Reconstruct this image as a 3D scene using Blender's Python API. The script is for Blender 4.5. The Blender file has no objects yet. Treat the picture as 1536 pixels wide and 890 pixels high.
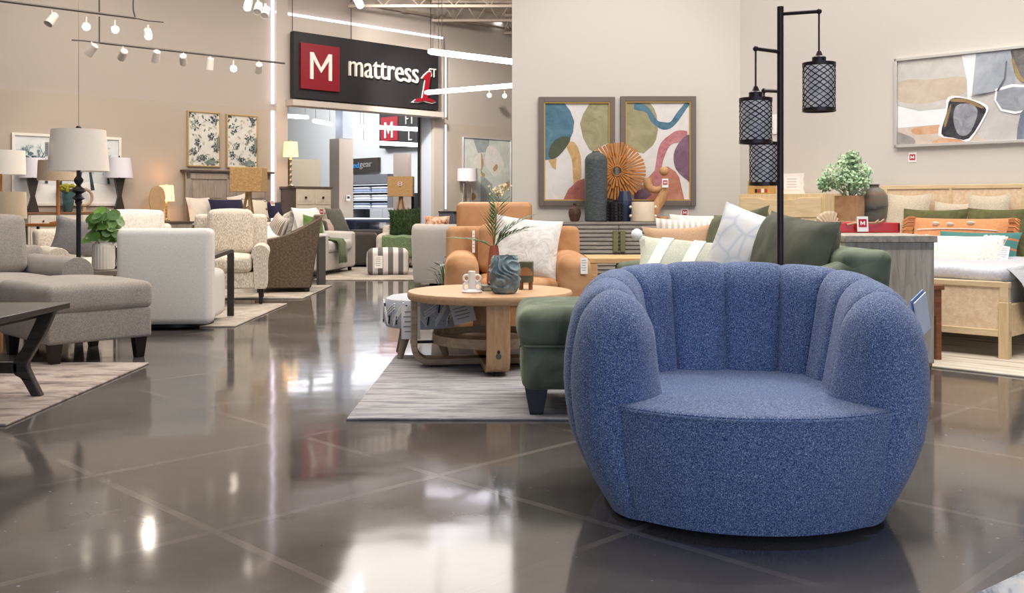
import bpy, bmesh, math, random
from mathutils import Vector, Matrix, Euler, noise
from mathutils.geometry import tessellate_polygon
random.seed(7)
SC = bpy.context.scene
COL = SC.collection
PI = math.pi
R = math.radians
# camera model of the place: eye at 0.95 m, looking along +Y, horizon at image row 310
F, HZ, CX, EYE = 1507.0, 310.0, 768.0, 0.95
def at(px, py, D): return Vector(((px-CX)/F*D, D, EYE-(py-HZ)/F*D))
def gx(px, D): return (px-CX)/F*D
def gz(py, D): return EYE-(py-HZ)/F*D
S2 = math.sqrt(.5)
CL, CR, CB, YW = 21.5, 12.27, 23.6, 10.0     # diagonal walls X-Y=-CL, X+Y=CR, X+Y=CB (back room); frontal wall at YW
def WL(px, py, off=0.0):
    k = (px-CX)/F; D = (CL-off/S2)/(1-k); return at(px, py, D)
def WR(px, py, off=0.0):
    k = (px-CX)/F; D = (CR-off/S2)/(1+k); return at(px, py, D)
def WB(px, py, off=0.0):
    k = (px-CX)/F; D = (CB-off/S2)/(1+k); return at(px, py, D)

# ------------------------------------------------------------------ mesh builder
class MB:
    def __init__(s): s.v=[]; s.f=[]; s.mi=[]; s.c=0; s.M=Matrix.Identity(4)
    def xf(s, loc=(0,0,0), rot=(0,0,0), sc=None):
        s.M = Matrix.Translation(loc) @ Euler(rot).to_matrix().to_4x4()
        if sc: s.M = s.M @ Matrix.Diagonal((sc[0],sc[1],sc[2],1))
        return s
    def mat(s, i): s.c=i; return s
    def add(s, vs, fs):
        o=len(s.v); s.v += [s.M@Vector(v) for v in vs]
        s.f += [[i+o for i in f] for f in fs]; s.mi += [s.c]*len(fs); return s
    def box(s, c, sz, rot=None):
        M0=s.M
        s.M = s.M @ Matrix.Translation(c)
        if rot: s.M = s.M @ Euler(rot).to_matrix().to_4x4()
        x,y,z = sz[0]/2, sz[1]/2, sz[2]/2
        s.add([(-x,-y,-z),(x,-y,-z),(x,y,-z),(-x,y,-z),(-x,-y,z),(x,-y,z),(x,y,z),(-x,y,z)],
              [(0,3,2,1),(4,5,6,7),(0,1,5,4),(1,2,6,5),(2,3,7,6),(3,0,4,7)])
        s.M=M0; return s
    def rbox(s, c, sz, r=.03, k=3, n=5, puff=(0,0,0), rot=None, fn=None):
        """rounded box; puff bulges the faces of each axis; fn(p, u) -> p warps local points"""
        h=[q/2 for q in sz]; r=min(r, min(h)*.98)
        lines=[]
        for a in range(3):
            L=[]
            for i in range(k): L.append(-h[a]+r-r*math.tan(R(45)*(k-i)/k))
            inner=h[a]-r
            nn=n if h[a]>r*1.5 else 1
            for i in range(nn+1): L.append(-inner+2*inner*i/nn)
            for i in range(1,k+1): L.append(inner+r*math.tan(R(45)*i/k))
            lines.append(L)
        idx={}; vs=[]; fs=[]
        def vert(p):
            key=tuple(round(q,6) for q in p)
            if key in idx: return idx[key]
            q=[max(-(h[a]-r),min(h[a]-r,p[a])) for a in range(3)]
            d=Vector([p[a]-q[a] for a in range(3)])
            if d.length>1e-9: d=d.normalized()*r
            o=Vector(q)+d
            u=[max(-1,min(1,o[a]/h[a])) for a in range(3)]
            for a in range(3):
                if puff[a]:
                    b,e=(a+1)%3,(a+2)%3
                    o[a]+= puff[a]*u[a]*max(0,1-u[b]**2)*max(0,1-u[e]**2)
            if fn: o=fn(o,u)
            idx[key]=len(vs); vs.append(o); return idx[key]
        for a in range(3):
            b,e=(a+1)%3,(a+2)%3
            for sg in (-1,1):
                Lb,Le=lines[b],lines[e]
                for i in range(len(Lb)-1):
                    for j in range(len(Le)-1):
                        q=[]
                        for (ii,jj) in ((i,j),(i+1,j),(i+1,j+1),(i,j+1)):
                            p=[0,0,0]; p[a]=sg*h[a]; p[b]=Lb[ii]; p[e]=Le[jj]; q.append(vert(p))
                        if sg<0: q.reverse()
                        if len(set(q))>2: fs.append(list(dict.fromkeys(q)))
        M0=s.M; s.M=s.M@Matrix.Translation(c)
        if rot: s.M=s.M@Euler(rot).to_matrix().to_4x4()
        s.add(vs,fs); s.M=M0; return s
    def lathe(s, prof, c=(0,0,0), seg=28, fn=None, rot=None, cap=True):
        vs=[]; fs=[]; n=len(prof)
        for i,(r,z) in enumerate(prof):
            for j in range(seg):
                a=2*PI*j/seg; rr,zz=(fn(r,z,a) if fn else (r,z))
                vs.append((rr*math.cos(a),rr*math.sin(a),zz))
        for i in range(n-1):
            for j in range(seg):
                k=(j+1)%seg
                fs.append((i*seg+j,i*seg+k,(i+1)*seg+k,(i+1)*seg+j))
        if cap:
            if prof[0][0]>1e-4: fs.append(tuple(reversed(range(seg))))
            if prof[-1][0]>1e-4: fs.append(tuple((n-1)*seg+j for j in range(seg)))
        M0=s.M; s.M=s.M@Matrix.Translation(c)
        if rot: s.M=s.M@Euler(rot).to_matrix().to_4x4()
        s.add(vs,fs); s.M=M0; return s
    def cyl(s, c, r, h, seg=20, r2=None, rot=None):
        return s.lathe([(r,-h/2),(r if r2 is None else r2,h/2)],c,seg,rot=rot)
    def sph(s, c, r, seg=14, sc=(1,1,1)):
        pr=[(max(1e-5,r*sc[0]*math.sin(PI*i/(seg//2+2))),-r*sc[2]*math.cos(PI*i/(seg//2+2))) for i in range(seg//2+3)]
        return s.lathe(pr,c,seg)
    def tube(s, pts, r, seg=8, closed=False, flat=1.0):
        P=[Vector(p) for p in pts]; n=len(P)
        rs=r if isinstance(r,(list,tuple)) else [r]*n
        vs=[]; fs=[]; up=None
        for i in range(n):
            if closed: t=(P[(i+1)%n]-P[i-1])
            else: t=(P[min(i+1,n-1)]-P[max(i-1,0)])
            t.normalize()
            if up is None:
                up=Vector((0,0,1)) if abs(t.z)<.9 else Vector((0,1,0))
            up=(up-t*up.dot(t)); 
            if up.length<1e-6: up=t.orthogonal()
            up.normalize(); sd=t.cross(up)
            for j in range(seg):
                a=2*PI*j/seg
                vs.append(P[i]+(sd*math.cos(a)+up*math.sin(a)*flat)*rs[i])
        m=n if closed else n-1
        for i in range(m):
            for j in range(seg):
                a=i*seg+j; b=i*seg+(j+1)%seg; c2=((i+1)%n)*seg+(j+1)%seg; d=((i+1)%n)*seg+j
                fs.append((a,b,c2,d))
        if not closed:
            fs.append(tuple(reversed(range(seg)))); fs.append(tuple((n-1)*seg+j for j in range(seg)))
        return s.add(vs,fs)
    def prism(s, poly, d0, d1, ax='y'):
        """extrude a 2-D outline; ax is the extrusion axis (other two axes in cyclic xz / xy / yz order)"""
        def P(a,b,d):
            return {'y':(a,d,b),'z':(a,b,d),'x':(d,a,b)}[ax]
        n=len(poly); vs=[P(a,b,d0) for a,b in poly]+[P(a,b,d1) for a,b in poly]
        tri=tessellate_polygon([[Vector((a,b,0)) for a,b in poly]])
        fs=[]
        for t in tri: fs.append(tuple(t)); fs.append(tuple(q+n for q in reversed(t)))
        for i in range(n): fs.append((i,(i+1)%n,n+(i+1)%n,n+i))
        return s.add(vs,fs)
    def flat(s, poly, d, P):
        """filled outline lying on a picture; P(u,v,d) maps to 3-D"""
        vs=[P(a,b,d) for a,b in poly]
        tri=tessellate_polygon([[Vector((a,b,0)) for a,b in poly]])
        return s.add(vs,[tuple(t) for t in tri])
    def ribbon(s, path, th, w0, w1, ax='y', closed=False):
        """flat band: path in 2-D, thickness th, extruded w0..w1 along ax"""
        P=[Vector(p) for p in path]; n=len(P); L=[];Rr=[]
        for i in range(n):
            if closed: t=P[(i+1)%n]-P[i-1]
            else: t=P[min(i+1,n-1)]-P[max(i-1,0)]
            t.normalize(); nn=Vector((-t.y,t.x))
            L.append(P[i]+nn*th/2); Rr.append(P[i]-nn*th/2)
        def Q(p,d): return {'y':(p.x,d,p.y),'z':(p.x,p.y,d),'x':(d,p.x,p.y)}[ax]
        vs=[]
        for i in range(n): vs+= [Q(L[i],w0),Q(Rr[i],w0),Q(Rr[i],w1),Q(L[i],w1)]
        fs=[]; m=n if closed else n-1
        for i in range(m):
            a=i*4; b=((i+1)%n)*4
            for j in range(4): fs.append((a+j,a+(j+1)%4,b+(j+1)%4,b+j))
        if not closed: fs.append((3,2,1,0)); e=(n-1)*4; fs.append((e,e+1,e+2,e+3))
        return s.add(vs,fs)
    def pillow(s, w, h, t, n=14, pinch=.07, wr=.008, seed=0, c=(0,0,0), rot=(0,0,0), bot=False):
        """standing pillow in local xz plane, thickness along y, centre c"""
        vs=[]; fs=[]; N=n+1
        for sd in (-1,1):
            for i in range(N):
                for j in range(N):
                    u=-1+2*i/n; v=-1+2*j/n
                    x=u*w/2*(1-pinch*(1-v*v)*abs(u)); z=v*h/2*(1-pinch*(1-u*u)*abs(v))
                    q=max(0,(1-u*u))*max(0,(1-v*v))
                    y=sd*t/2*q**.42
                    y+= sd*wr*noise.noise(Vector((x*9+seed,z*9,sd*3)))*min(1,q*4)
                    vs.append((x,y,z))
        for k in range(2):
            for i in range(n):
                for j in range(n):
                    a=k*N*N+i*N+j; q=(a,a+N,a+N+1,a+1)
                    fs.append(q if k==0 else tuple(reversed(q)))
        # weld rims
        rim=[]
        for i in range(N):
            for j in range(N):
                if i in(0,n) or j in (0,n): rim.append(i*N+j)
        mp={N*N+r:r for r in rim}
        fs=[tuple(mp.get(q,q) for q in f) for f in fs]
        M0=s.M; s.M=s.M@Matrix.Translation(c)@Euler(rot).to_matrix().to_4x4()
        s.add(vs,fs); s.M=M0; return s
    def mesh(s, name, mats, smooth=True):
        me=bpy.data.meshes.new(name); me.from_pydata([tuple(v) for v in s.v],[],s.f)
        for m in (mats if isinstance(mats,(list,tuple)) else [mats]): me.materials.append(m)
        me.polygons.foreach_set('material_index',s.mi)
        me.validate(); 
        bm=bmesh.new(); bm.from_mesh(me)
        loose=[v for v in bm.verts if not v.link_faces]
        if loose: bmesh.ops.delete(bm,geom=loose,context='VERTS')
        bmesh.ops.recalc_face_normals(bm,faces=bm.faces); bm.to_mesh(me); bm.free()
        if smooth:
            me.polygons.foreach_set('use_smooth',[True]*len(me.polygons))
            try: me.set_sharp_from_angle(angle=R(38))
            except Exception: pass
        me.update(); return me

def obj(name, mb, mats, parent=None, bevel=0, smooth=True, subd=0):
    me=mb.mesh(name,mats,smooth); o=bpy.data.objects.new(name,me); COL.objects.link(o)
    if parent: o.parent=parent
    if bevel:
        b=o.modifiers.new('bevel','BEVEL'); b.width=bevel; b.segments=2; b.limit_method='ANGLE'; b.angle_limit=R(40)
        b.harden_normals=False
    if subd:
        b=o.modifiers.new('subd','SUBSURF'); b.levels=subd; b.render_levels=subd
    return o
LABELS={}
def tag(o, label, cat, group=None, kind=None):
    o['label']=label; o['category']=cat
    if group: o['group']=group
    if kind: o['kind']=kind
    return o
def thing(name, label, cat, loc=(0,0,0), rotz=0, group=None):
    o=bpy.data.objects.new(name,None); COL.objects.link(o); o.empty_display_size=.1
    o.location=loc; o.rotation_euler=(0,0,rotz)
    return tag(o,label,cat,group)
def struct(name, mb, mats, parent=None, bevel=0, smooth=False):
    o=obj(name,mb,mats,parent,bevel,smooth)
    if not parent: o['kind']='structure'
    return o
def copy_tree(o, loc=None, rotz=None, label=None, parent=None):
    c=o.copy(); COL.objects.link(c)
    if parent: c.parent=parent
    for ch in list(o.children): copy_tree(ch,parent=c)
    if loc is not None: c.location=loc
    if rotz is not None: c.rotation_euler=(0,0,rotz)
    if label: c['label']=label
    return c
def plabel(o, s): o['label']=s; return o

def spline(pts, per=6, closed=True):
    P=[Vector(p) for p in pts]; n=len(P); out=[]
    rng=range(n) if closed else range(n-1)
    for i in rng:
        if closed: p0,p1,p2,p3=P[i-1],P[i],P[(i+1)%n],P[(i+2)%n]
        else: p0,p1,p2,p3=P[max(i-1,0)],P[i],P[i+1],P[min(i+2,n-1)]
        for k in range(per):
            t=k/per; t2=t*t; t3=t2*t
            out.append(.5*((2*p1)+(p2-p0)*t+(2*p0-5*p1+4*p2-p3)*t2+(3*p1-p0-3*p2+p3)*t3))
    if not closed: out.append(P[-1])
    return out
def sp2(pts, per=6, closed=True): return [(p[0],p[1]) for p in spline([Vector((a,b)) for a,b in pts],per,closed)]
def c01(poly): return [(max(0,min(1,a)),max(0,min(1,b))) for a,b in poly]
def circ(cx,cy,rx,ry=None,n=24):
    ry=rx if ry is None else ry
    return [(cx+rx*math.cos(2*PI*i/n),cy+ry*math.sin(2*PI*i/n)) for i in range(n)]
def lerp(a,b,t): return a+(b-a)*t

# ------------------------------------------------------------------ materials
def lin(c):
    if isinstance(c,str):
        c=c.lstrip('#'); c=[int(c[i:i+2],16)/255 for i in (0,2,4)]
    return tuple((q/12.92 if q<=.04045 else ((q+.055)/1.055)**2.4) for q in c)+(1,)
MC={}
def newmat(name):
    m=bpy.data.materials.new(name); m.use_nodes=True; nt=m.node_tree; b=nt.nodes['Principled BSDF']
    return m,nt,b
def N(nt,t,**kw):
    n=nt.nodes.new(t)
    for k,v in kw.items():
        if k in n.inputs: n.inputs[k].default_value=v
        else: setattr(n,k,v)
    return n
def coord(nt, sc=(1,1,1), rot=(0,0,0), which='Object'):
    tc=nt.nodes.new('ShaderNodeTexCoord'); mp=nt.nodes.new('ShaderNodeMapping')
    mp.inputs['Scale'].default_value=sc; mp.inputs['Rotation'].default_value=rot
    nt.links.new(tc.outputs[which],mp.inputs['Vector']); return mp.outputs[0]
def ramp(nt, fac, stops, interp='LINEAR'):
    r=nt.nodes.new('ShaderNodeValToRGB'); r.color_ramp.interpolation=interp
    e=r.color_ramp.elements
    while len(e)<len(stops): e.new(.5)
    for i,(p,c) in enumerate(stops): e[i].position=p; e[i].color=lin(c) if not (isinstance(c,tuple) and len(c)==4) else c
    nt.links.new(fac,r.inputs[0]); return r.outputs[0]
def bump(nt,b,h,strength=.2,dist=.01):
    n=nt.nodes.new('ShaderNodeBump'); n.inputs['Strength'].default_value=strength; n.inputs['Distance'].default_value=dist
    nt.links.new(h,n.inputs['Height']); nt.links.new(n.outputs[0],b.inputs['Normal'])
def plain(c, rough=.5, metal=0, spec=.5, var=0.0, emit=0, coat=0):
    key=('p',c,rough,metal,spec,var,emit,coat)
    if key in MC: return MC[key]
    m,nt,b=newmat('plain'); b.inputs['Base Color'].default_value=lin(c); b.inputs['Roughness'].default_value=rough
    b.inputs['Metallic'].default_value=metal; b.inputs['Specular IOR Level'].default_value=spec
    if coat: b.inputs['Coat Weight'].default_value=coat
    if var:
        nz=N(nt,'ShaderNodeTexNoise',Scale=14.0,Detail=4.0); nt.links.new(coord(nt),nz.inputs['Vector'])
        l=lin(c); d=tuple(q*(1-var) for q in l[:3])+(1,); u=tuple(min(1,q*(1+var)) for q in l[:3])+(1,)
        nt.links.new(ramp(nt,nz.outputs[0],[(.3,d),(.7,u)]),b.inputs['Base Color'])
    if emit: b.inputs['Emission Color'].default_value=lin(c); b.inputs['Emission Strength'].default_value=emit
    MC[key]=m; return m
def fabric(c1, c2, sc=220, rough=.92, bstr=.35, stretch=(1,1,1), big=.0, sheen=.2, lo=.35, hi=.65):
    key=('f',c1,c2,sc,rough,bstr,stretch,big,lo,hi,sheen)
    if key in MC: return MC[key]
    m,nt,b=newmat('fabric'); b.inputs['Roughness'].default_value=rough; b.inputs['Specular IOR Level'].default_value=.2
    b.inputs['Sheen Weight'].default_value=sheen; b.inputs['Sheen Roughness'].default_value=.5
    v=coord(nt,stretch)
    nz=N(nt,'ShaderNodeTexNoise',Scale=float(sc),Detail=3.0,Roughness=.65); nt.links.new(v,nz.inputs['Vector'])
    col=ramp(nt,nz.outputs[0],[(lo,c1),(hi,c2)])
    if big:
        n2=N(nt,'ShaderNodeTexNoise',Scale=7.0,Detail=3.0); nt.links.new(v,n2.inputs['Vector'])
        mx=N(nt,'ShaderNodeMix',data_type='RGBA',blend_type='MULTIPLY'); mx.inputs[0].default_value=1
        g=ramp(nt,n2.outputs[0],[(.3,(1-big,)*3+(1,)),(.7,(1,1,1,1))])
        nt.links.new(col,mx.inputs[6]); nt.links.new(g,mx.inputs[7]); col=mx.outputs[2]
    nt.links.new(col,b.inputs['Base Color']); bump(nt,b,nz.outputs[0],bstr,.004)
    MC[key]=m; return m
def velvet(c1,c2,sc=5):
    key=('v',c1,c2,sc)
    if key in MC: return MC[key]
    m,nt,b=newmat('velvet'); b.inputs['Roughness'].default_value=.8; b.inputs['Specular IOR Level'].default_value=.2
    b.inputs['Sheen Weight'].default_value=.6; b.inputs['Sheen Roughness'].default_value=.4; b.inputs['Sheen Tint'].default_value=lin(c2)
    nz=N(nt,'ShaderNodeTexNoise',Scale=float(sc),Detail=3.0,Distortion=.8); nt.links.new(coord(nt),nz.inputs['Vector'])
    nt.links.new(ramp(nt,nz.outputs[0],[(.3,c1),(.7,c2)]),b.inputs['Base Color'])
    n2=N(nt,'ShaderNodeTexNoise',Scale=300.0,Detail=2.0); nt.links.new(coord(nt),n2.inputs['Vector']); bump(nt,b,n2.outputs[0],.15,.003)
    MC[key]=m; return m
def wood(c1,c2,sc=6,axis='x',rough=.5,ring=9.0):
    key=('w',c1,c2,sc,axis,rough,ring)
    if key in MC: return MC[key]
    m,nt,b=newmat('wood'); b.inputs['Roughness'].default_value=rough; b.inputs['Specular IOR Level'].default_value=.35
    st={'x':(.12,1,1),'y':(1,.12,1),'z':(1,1,.12)}[axis]
    v=coord(nt,tuple(q*sc for q in st))
    nz=N(nt,'ShaderNodeTexNoise',Scale=ring,Detail=6.0,Roughness=.6,Distortion=.6); nt.links.new(v,nz.inputs['Vector'])
    nt.links.new(ramp(nt,nz.outputs[0],[(.32,c1),(.68,c2)]),b.inputs['Base Color'])
    bump(nt,b,nz.outputs[0],.12,.003); MC[key]=m; return m
def stripes(c1,c2,freq=8,axis='x',duty=.5,sc=200,rough=.9):
    key=('s',c1,c2,freq,axis,duty)
    if key in MC: return MC[key]
    m,nt,b=newmat('striped_cloth'); b.inputs['Roughness'].default_value=rough; b.inputs['Specular IOR Level'].default_value=.2
    tc=nt.nodes.new('ShaderNodeTexCoord'); sx=nt.nodes.new('ShaderNodeSeparateXYZ'); nt.links.new(tc.outputs['Object'],sx.inputs[0])
    mu=N(nt,'ShaderNodeMath',operation='MULTIPLY'); mu.inputs[1].default_value=freq; nt.links.new(sx.outputs['xyz'.index(axis)],mu.inputs[0])
    fr=N(nt,'ShaderNodeMath',operation='FRACT'); nt.links.new(mu.outputs[0],fr.inputs[0])
    col=ramp(nt,fr.outputs[0],[(0,c1),(duty,c2)],'CONSTANT')
    nt.links.new(col,b.inputs['Base Color'])
    nz=N(nt,'ShaderNodeTexNoise',Scale=float(sc)); nt.links.new(tc.outputs['Object'],nz.inputs['Vector']); bump(nt,b,nz.outputs[0],.2,.004)
    MC[key]=m; return m
def woven(c1,c2,sc=60,rough=.7):
    """basket / cane / tweed grid from crossed waves"""
    key=('wv',c1,c2,sc)
    if key in MC: return MC[key]
    m,nt,b=newmat('woven'); b.inputs['Roughness'].default_value=rough; b.inputs['Specular IOR Level'].default_value=.2
    v=coord(nt,(sc,sc,sc))
    ck=N(nt,'ShaderNodeTexVoronoi',Scale=1.0,feature='F1',distance='CHEBYCHEV',Randomness=.25); nt.links.new(v,ck.inputs['Vector'])
    nz=N(nt,'ShaderNodeTexNoise',Scale=.35,Detail=3.0); nt.links.new(v,nz.inputs['Vector'])
    ad=N(nt,'ShaderNodeMath',operation='MULTIPLY_ADD'); nt.links.new(ck.outputs['Distance'],ad.inputs[0]); ad.inputs[1].default_value=.8
    nt.links.new(nz.outputs[0],ad.inputs[2])
    nt.links.new(ramp(nt,ad.outputs[0],[(.55,c2),(1.05,c1)]),b.inputs['Base Color']); bump(nt,b,ad.outputs[0],-.3,.004)
    MC[key]=m; return m
def soften(c,k=.72):
    c=c.lstrip('#'); v=[int(c[i:i+2],16) for i in (0,2,4)]; g=sum(v)/3+6
    return '#%02x%02x%02x'%tuple(int(max(0,min(255,g+(q-g)*k))) for q in v)
def paint(c1,c2,sc=6,rough=.75):
    c1,c2=soften(c1),soften(c2)
    key=('pt',c1,c2,sc)
    if key in MC: return MC[key]
    m,nt,b=newmat('paint'); b.inputs['Roughness'].default_value=rough; b.inputs['Specular IOR Level'].default_value=.2
    nz=N(nt,'ShaderNodeTexNoise',Scale=float(sc),Detail=6.0,Roughness=.65,Distortion=1.0); nt.links.new(coord(nt),nz.inputs['Vector'])
    nt.links.new(ramp(nt,nz.outputs[0],[(.3,c1),(.7,c2)]),b.inputs['Base Color']); MC[key]=m; return m
def glow(c,e,rough=.6):
    return plain(c,rough,emit=e)
def glass(c='#e8f0ee',rough=.02):
    key=('g',c,rough)
    if key in MC: return MC[key]
    m,nt,b=newmat('glass'); b.inputs['Base Color'].default_value=lin(c); b.inputs['Roughness'].default_value=rough
    b.inputs['Transmission Weight'].default_value=1; b.inputs['IOR'].default_value=1.45; MC[key]=m; return m
def ramp3(name, stops, sc, rough=.9, stretch=(1,1,1), bstr=.3, detail=6.0):
    """multi colour mottled cloth (rugs)"""
    m,nt,b=newmat(name); b.inputs['Roughness'].default_value=rough; b.inputs['Specular IOR Level'].default_value=.1
    v=coord(nt,stretch); nz=N(nt,'ShaderNodeTexNoise',Scale=float(sc),Detail=detail,Roughness=.68,Distortion=.4); nt.links.new(v,nz.inputs['Vector'])
    nt.links.new(ramp(nt,nz.outputs[0],stops),b.inputs['Base Color']); bump(nt,b,nz.outputs[0],bstr,.006); return m

# lettering turned into mesh
def text_mb(mb, s, size, loc, rot, depth=.006, align='CENTER', bold=0.0, shear=0.0, spacing=1.0):
    cu=bpy.data.curves.new('lettering','FONT'); cu.body=s; cu.size=size; cu.extrude=depth; cu.align_x=align; cu.align_y='CENTER'
    cu.offset=bold; cu.shear=shear; cu.space_character=spacing; cu.resolution_u=4
    o=bpy.data.objects.new('lettering',cu); COL.objects.link(o)
    bpy.context.view_layer.update()
    me=bpy.data.meshes.new_from_object(o.evaluated_get(bpy.context.evaluated_depsgraph_get()))
    M0=mb.M; mb.M=mb.M@Matrix.Translation(loc)@Euler(rot).to_matrix().to_4x4()
    mb.add([v.co.copy() for v in me.vertices],[tuple(p.vertices) for p in me.polygons]); mb.M=M0
    bpy.data.objects.remove(o); bpy.data.curves.remove(cu); bpy.data.meshes.remove(me); return mb
WHITE=plain('#f2f0ec',.6); RED=plain('#b3172b',.5); BLK=plain('#17161a',.45); INK=plain('#8c8c93',.7)
def letter_M(mb, w, h, t, d0, d1, ox=0, oz=0):
    """block M in the xz plane, extruded along y"""
    x=w/2; z=h/2; s=t
    poly=[(-x,-z),(-x,z),(-x+s*1.05,z),(0,-z*.1),(x-s*1.05,z),(x,z),(x,-z),(x-s,-z),(x-s,z-s*1.9),(0,-z*.1-s*1.35),(-x+s,z-s*1.9),(-x+s,-z)]
    return mb.prism([(a+ox,b+oz) for a,b in poly],d0,d1,'y')
def tag_card(parent, loc, rot, w=.05, h=.075, style='M', name='price_tag', lab='white hanging price tag with a red square'):
    """small white card with a red M square; local card plane xz, front -y"""
    mb=MB(); mb.xf(loc,rot); mb.mat(0).box((0,0,0),(w,.002,h))
    if style=='M':
        mb.mat(1).box((0,-.0015,h*.06),(w*.72,.0015,w*.72)); mb.mat(0); letter_M(mb,w*.42,w*.36,w*.09,-.0032,-.0024,0,h*.06)
    else:
        mb.mat(2)
        for i in range(5): mb.box((-w*.05,-.0015,h*(.33-.15*i)),(w*(.7 if i%2 else .55),.001,h*.035))
    return plabel(obj(name,mb,[WHITE,RED,INK],parent,smooth=False),lab)
# ------------------------------------------------------------------ the room
def text_fit(mb, s, w, h, loc, rot=(PI/2,0,0), depth=.01, bold=0.0, shear=0.0):
    """lettering scaled to fill a w x h box centred at loc"""
    t=MB(); text_mb(t,s,1.0,(0,0,0),(0,0,0),depth,'CENTER',bold,shear)
    xs=[v.x for v in t.v]; ys=[v.y for v in t.v]
    cx,cy=(min(xs)+max(xs))/2,(min(ys)+max(ys))/2
    sx=w/(max(xs)-min(xs)); sy=h/(max(ys)-min(ys))
    M0=mb.M; mb.M=mb.M@Matrix.Translation(loc)@Euler(rot).to_matrix().to_4x4()
    mb.add([((v.x-cx)*sx,(v.y-cy)*sy,v.z) for v in t.v],t.f); mb.M=M0
BASE_L=Vector((-CL/2,CL/2,0)); BASE_R=Vector((CR/2,CR/2,0)); BASE_B=Vector((CB/2,CB/2,0))
def sL(px): k=(px-CX)/F; D=CL/(1-k); return S2*(k*D+D)
def sR(px): k=(px-CX)/F; D=CR/(1+k); return S2*(k*D-D)
def sB(px): k=(px-CX)/F; D=CB/(1+k); return S2*(k*D-D)
def zL(px,py): k=(px-CX)/F; return gz(py,CL/(1-k))
def zR(px,py): k=(px-CX)/F; return gz(py,CR/(1+k))
def zB(px,py): k=(px-CX)/F; return gz(py,CB/(1+k))
def wallset(o, base, rz): o.location=base; o.rotation_euler=(0,0,rz); return o
CEIL=5.0
# polished concrete floor with saw-cut diamonds
m,nt,b=newmat('polished_concrete')
v=coord(nt); 
n1=N(nt,'ShaderNodeTexNoise',Scale=1.3,Detail=7.0,Roughness=.6); nt.links.new(v,n1.inputs['Vector'])
base=ramp(nt,n1.outputs[0],[(.3,'#4c4745'),(.5,'#5a5552'),(.72,'#6a6562')])
rv=coord(nt,(1,1,1),(0,0,R(45)))
dist=N(nt,'ShaderNodeTexNoise',Scale=2.0,Detail=3.0); nt.links.new(v,dist.inputs['Vector'])
sp=nt.nodes.new('ShaderNodeSeparateXYZ'); nt.links.new(rv,sp.inputs[0])
lines=None
for ax,per,off in ((0,.86,.13),(1,.86,.3)):
    a=N(nt,'ShaderNodeMath',operation='MULTIPLY_ADD'); nt.links.new(sp.outputs[ax],a.inputs[0]); a.inputs[1].default_value=1/per; a.inputs[2].default_value=off
    f=N(nt,'ShaderNodeMath',operation='PINGPONG'); nt.links.new(a.outputs[0],f.inputs[0]); f.inputs[1].default_value=.5
    l=N(nt,'ShaderNodeMath',operation='LESS_THAN'); nt.links.new(f.outputs[0],l.inputs[0]); l.inputs[1].default_value=.017
    if lines is None: lines=l.outputs[0]
    else:
        mx=N(nt,'ShaderNodeMath',operation='MAXIMUM'); nt.links.new(lines,mx.inputs[0]); nt.links.new(l.outputs[0],mx.inputs[1]); lines=mx.outputs[0]
fade=N(nt,'ShaderNodeMath',operation='MULTIPLY'); nt.links.new(lines,fade.inputs[0]); nt.links.new(ramp(nt,dist.outputs[0],[(.38,(0,0,0,1)),(.62,(.55,.55,.55,1))]),fade.inputs[1])
mx=N(nt,'ShaderNodeMix',data_type='RGBA'); nt.links.new(fade.outputs[0],mx.inputs[0]); nt.links.new(base,mx.inputs[6]); mx.inputs[7].default_value=lin('#857e78')
vo=N(nt,'ShaderNodeTexVoronoi',Scale=16.0); nt.links.new(v,vo.inputs['Vector'])
n3=N(nt,'ShaderNodeTexNoise',Scale=1.1,Detail=2.0); nt.links.new(v,n3.inputs['Vector'])
sub=N(nt,'ShaderNodeMath',operation='MULTIPLY'); nt.links.new(ramp(nt,vo.outputs[0],[(.05,(1,1,1,1)),(.09,(0,0,0,1))]),sub.inputs[0]); nt.links.new(ramp(nt,n3.outputs[0],[(.52,(0,0,0,1)),(.62,(.7,.7,.7,1))]),sub.inputs[1])
m2=N(nt,'ShaderNodeMix',data_type='RGBA'); nt.links.new(sub.outputs[0],m2.inputs[0]); nt.links.new(mx.outputs[2],m2.inputs[6]); m2.inputs[7].default_value=lin('#a7b0ba')
nt.links.new(m2.outputs[2],b.inputs['Base Color'])
nt.links.new(ramp(nt,n1.outputs[0],[(.3,(.06,.06,.06,1)),(.75,(.12,.12,.12,1))]),b.inputs['Roughness'])
b.inputs['Specular IOR Level'].default_value=.5
n4=N(nt,'ShaderNodeTexNoise',Scale=2.2,Detail=2.0); nt.links.new(v,n4.inputs['Vector']); bump(nt,b,n4.outputs[0],.035,.05)
FLOORM=m
mb=MB(); mb.box((-2,13,-.05),(34,40,.1)); struct('floor',mb,FLOORM)

WTAN=plain('#b3a799',.85,spec=.2); WUP=plain('#b4aaa0',.85,spec=.2)
WGREY=plain('#d0cac1',.85,spec=.2); WPIL=plain('#c6bbb0',.85,spec=.2); WBACK=plain('#d6d8d8',.8,spec=.2)
LED=glow('#f4ecff',3.0); TUBE=glow('#f6f4ff',14.0)
ZLINE=2.62; ZHEAD=2.80
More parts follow.
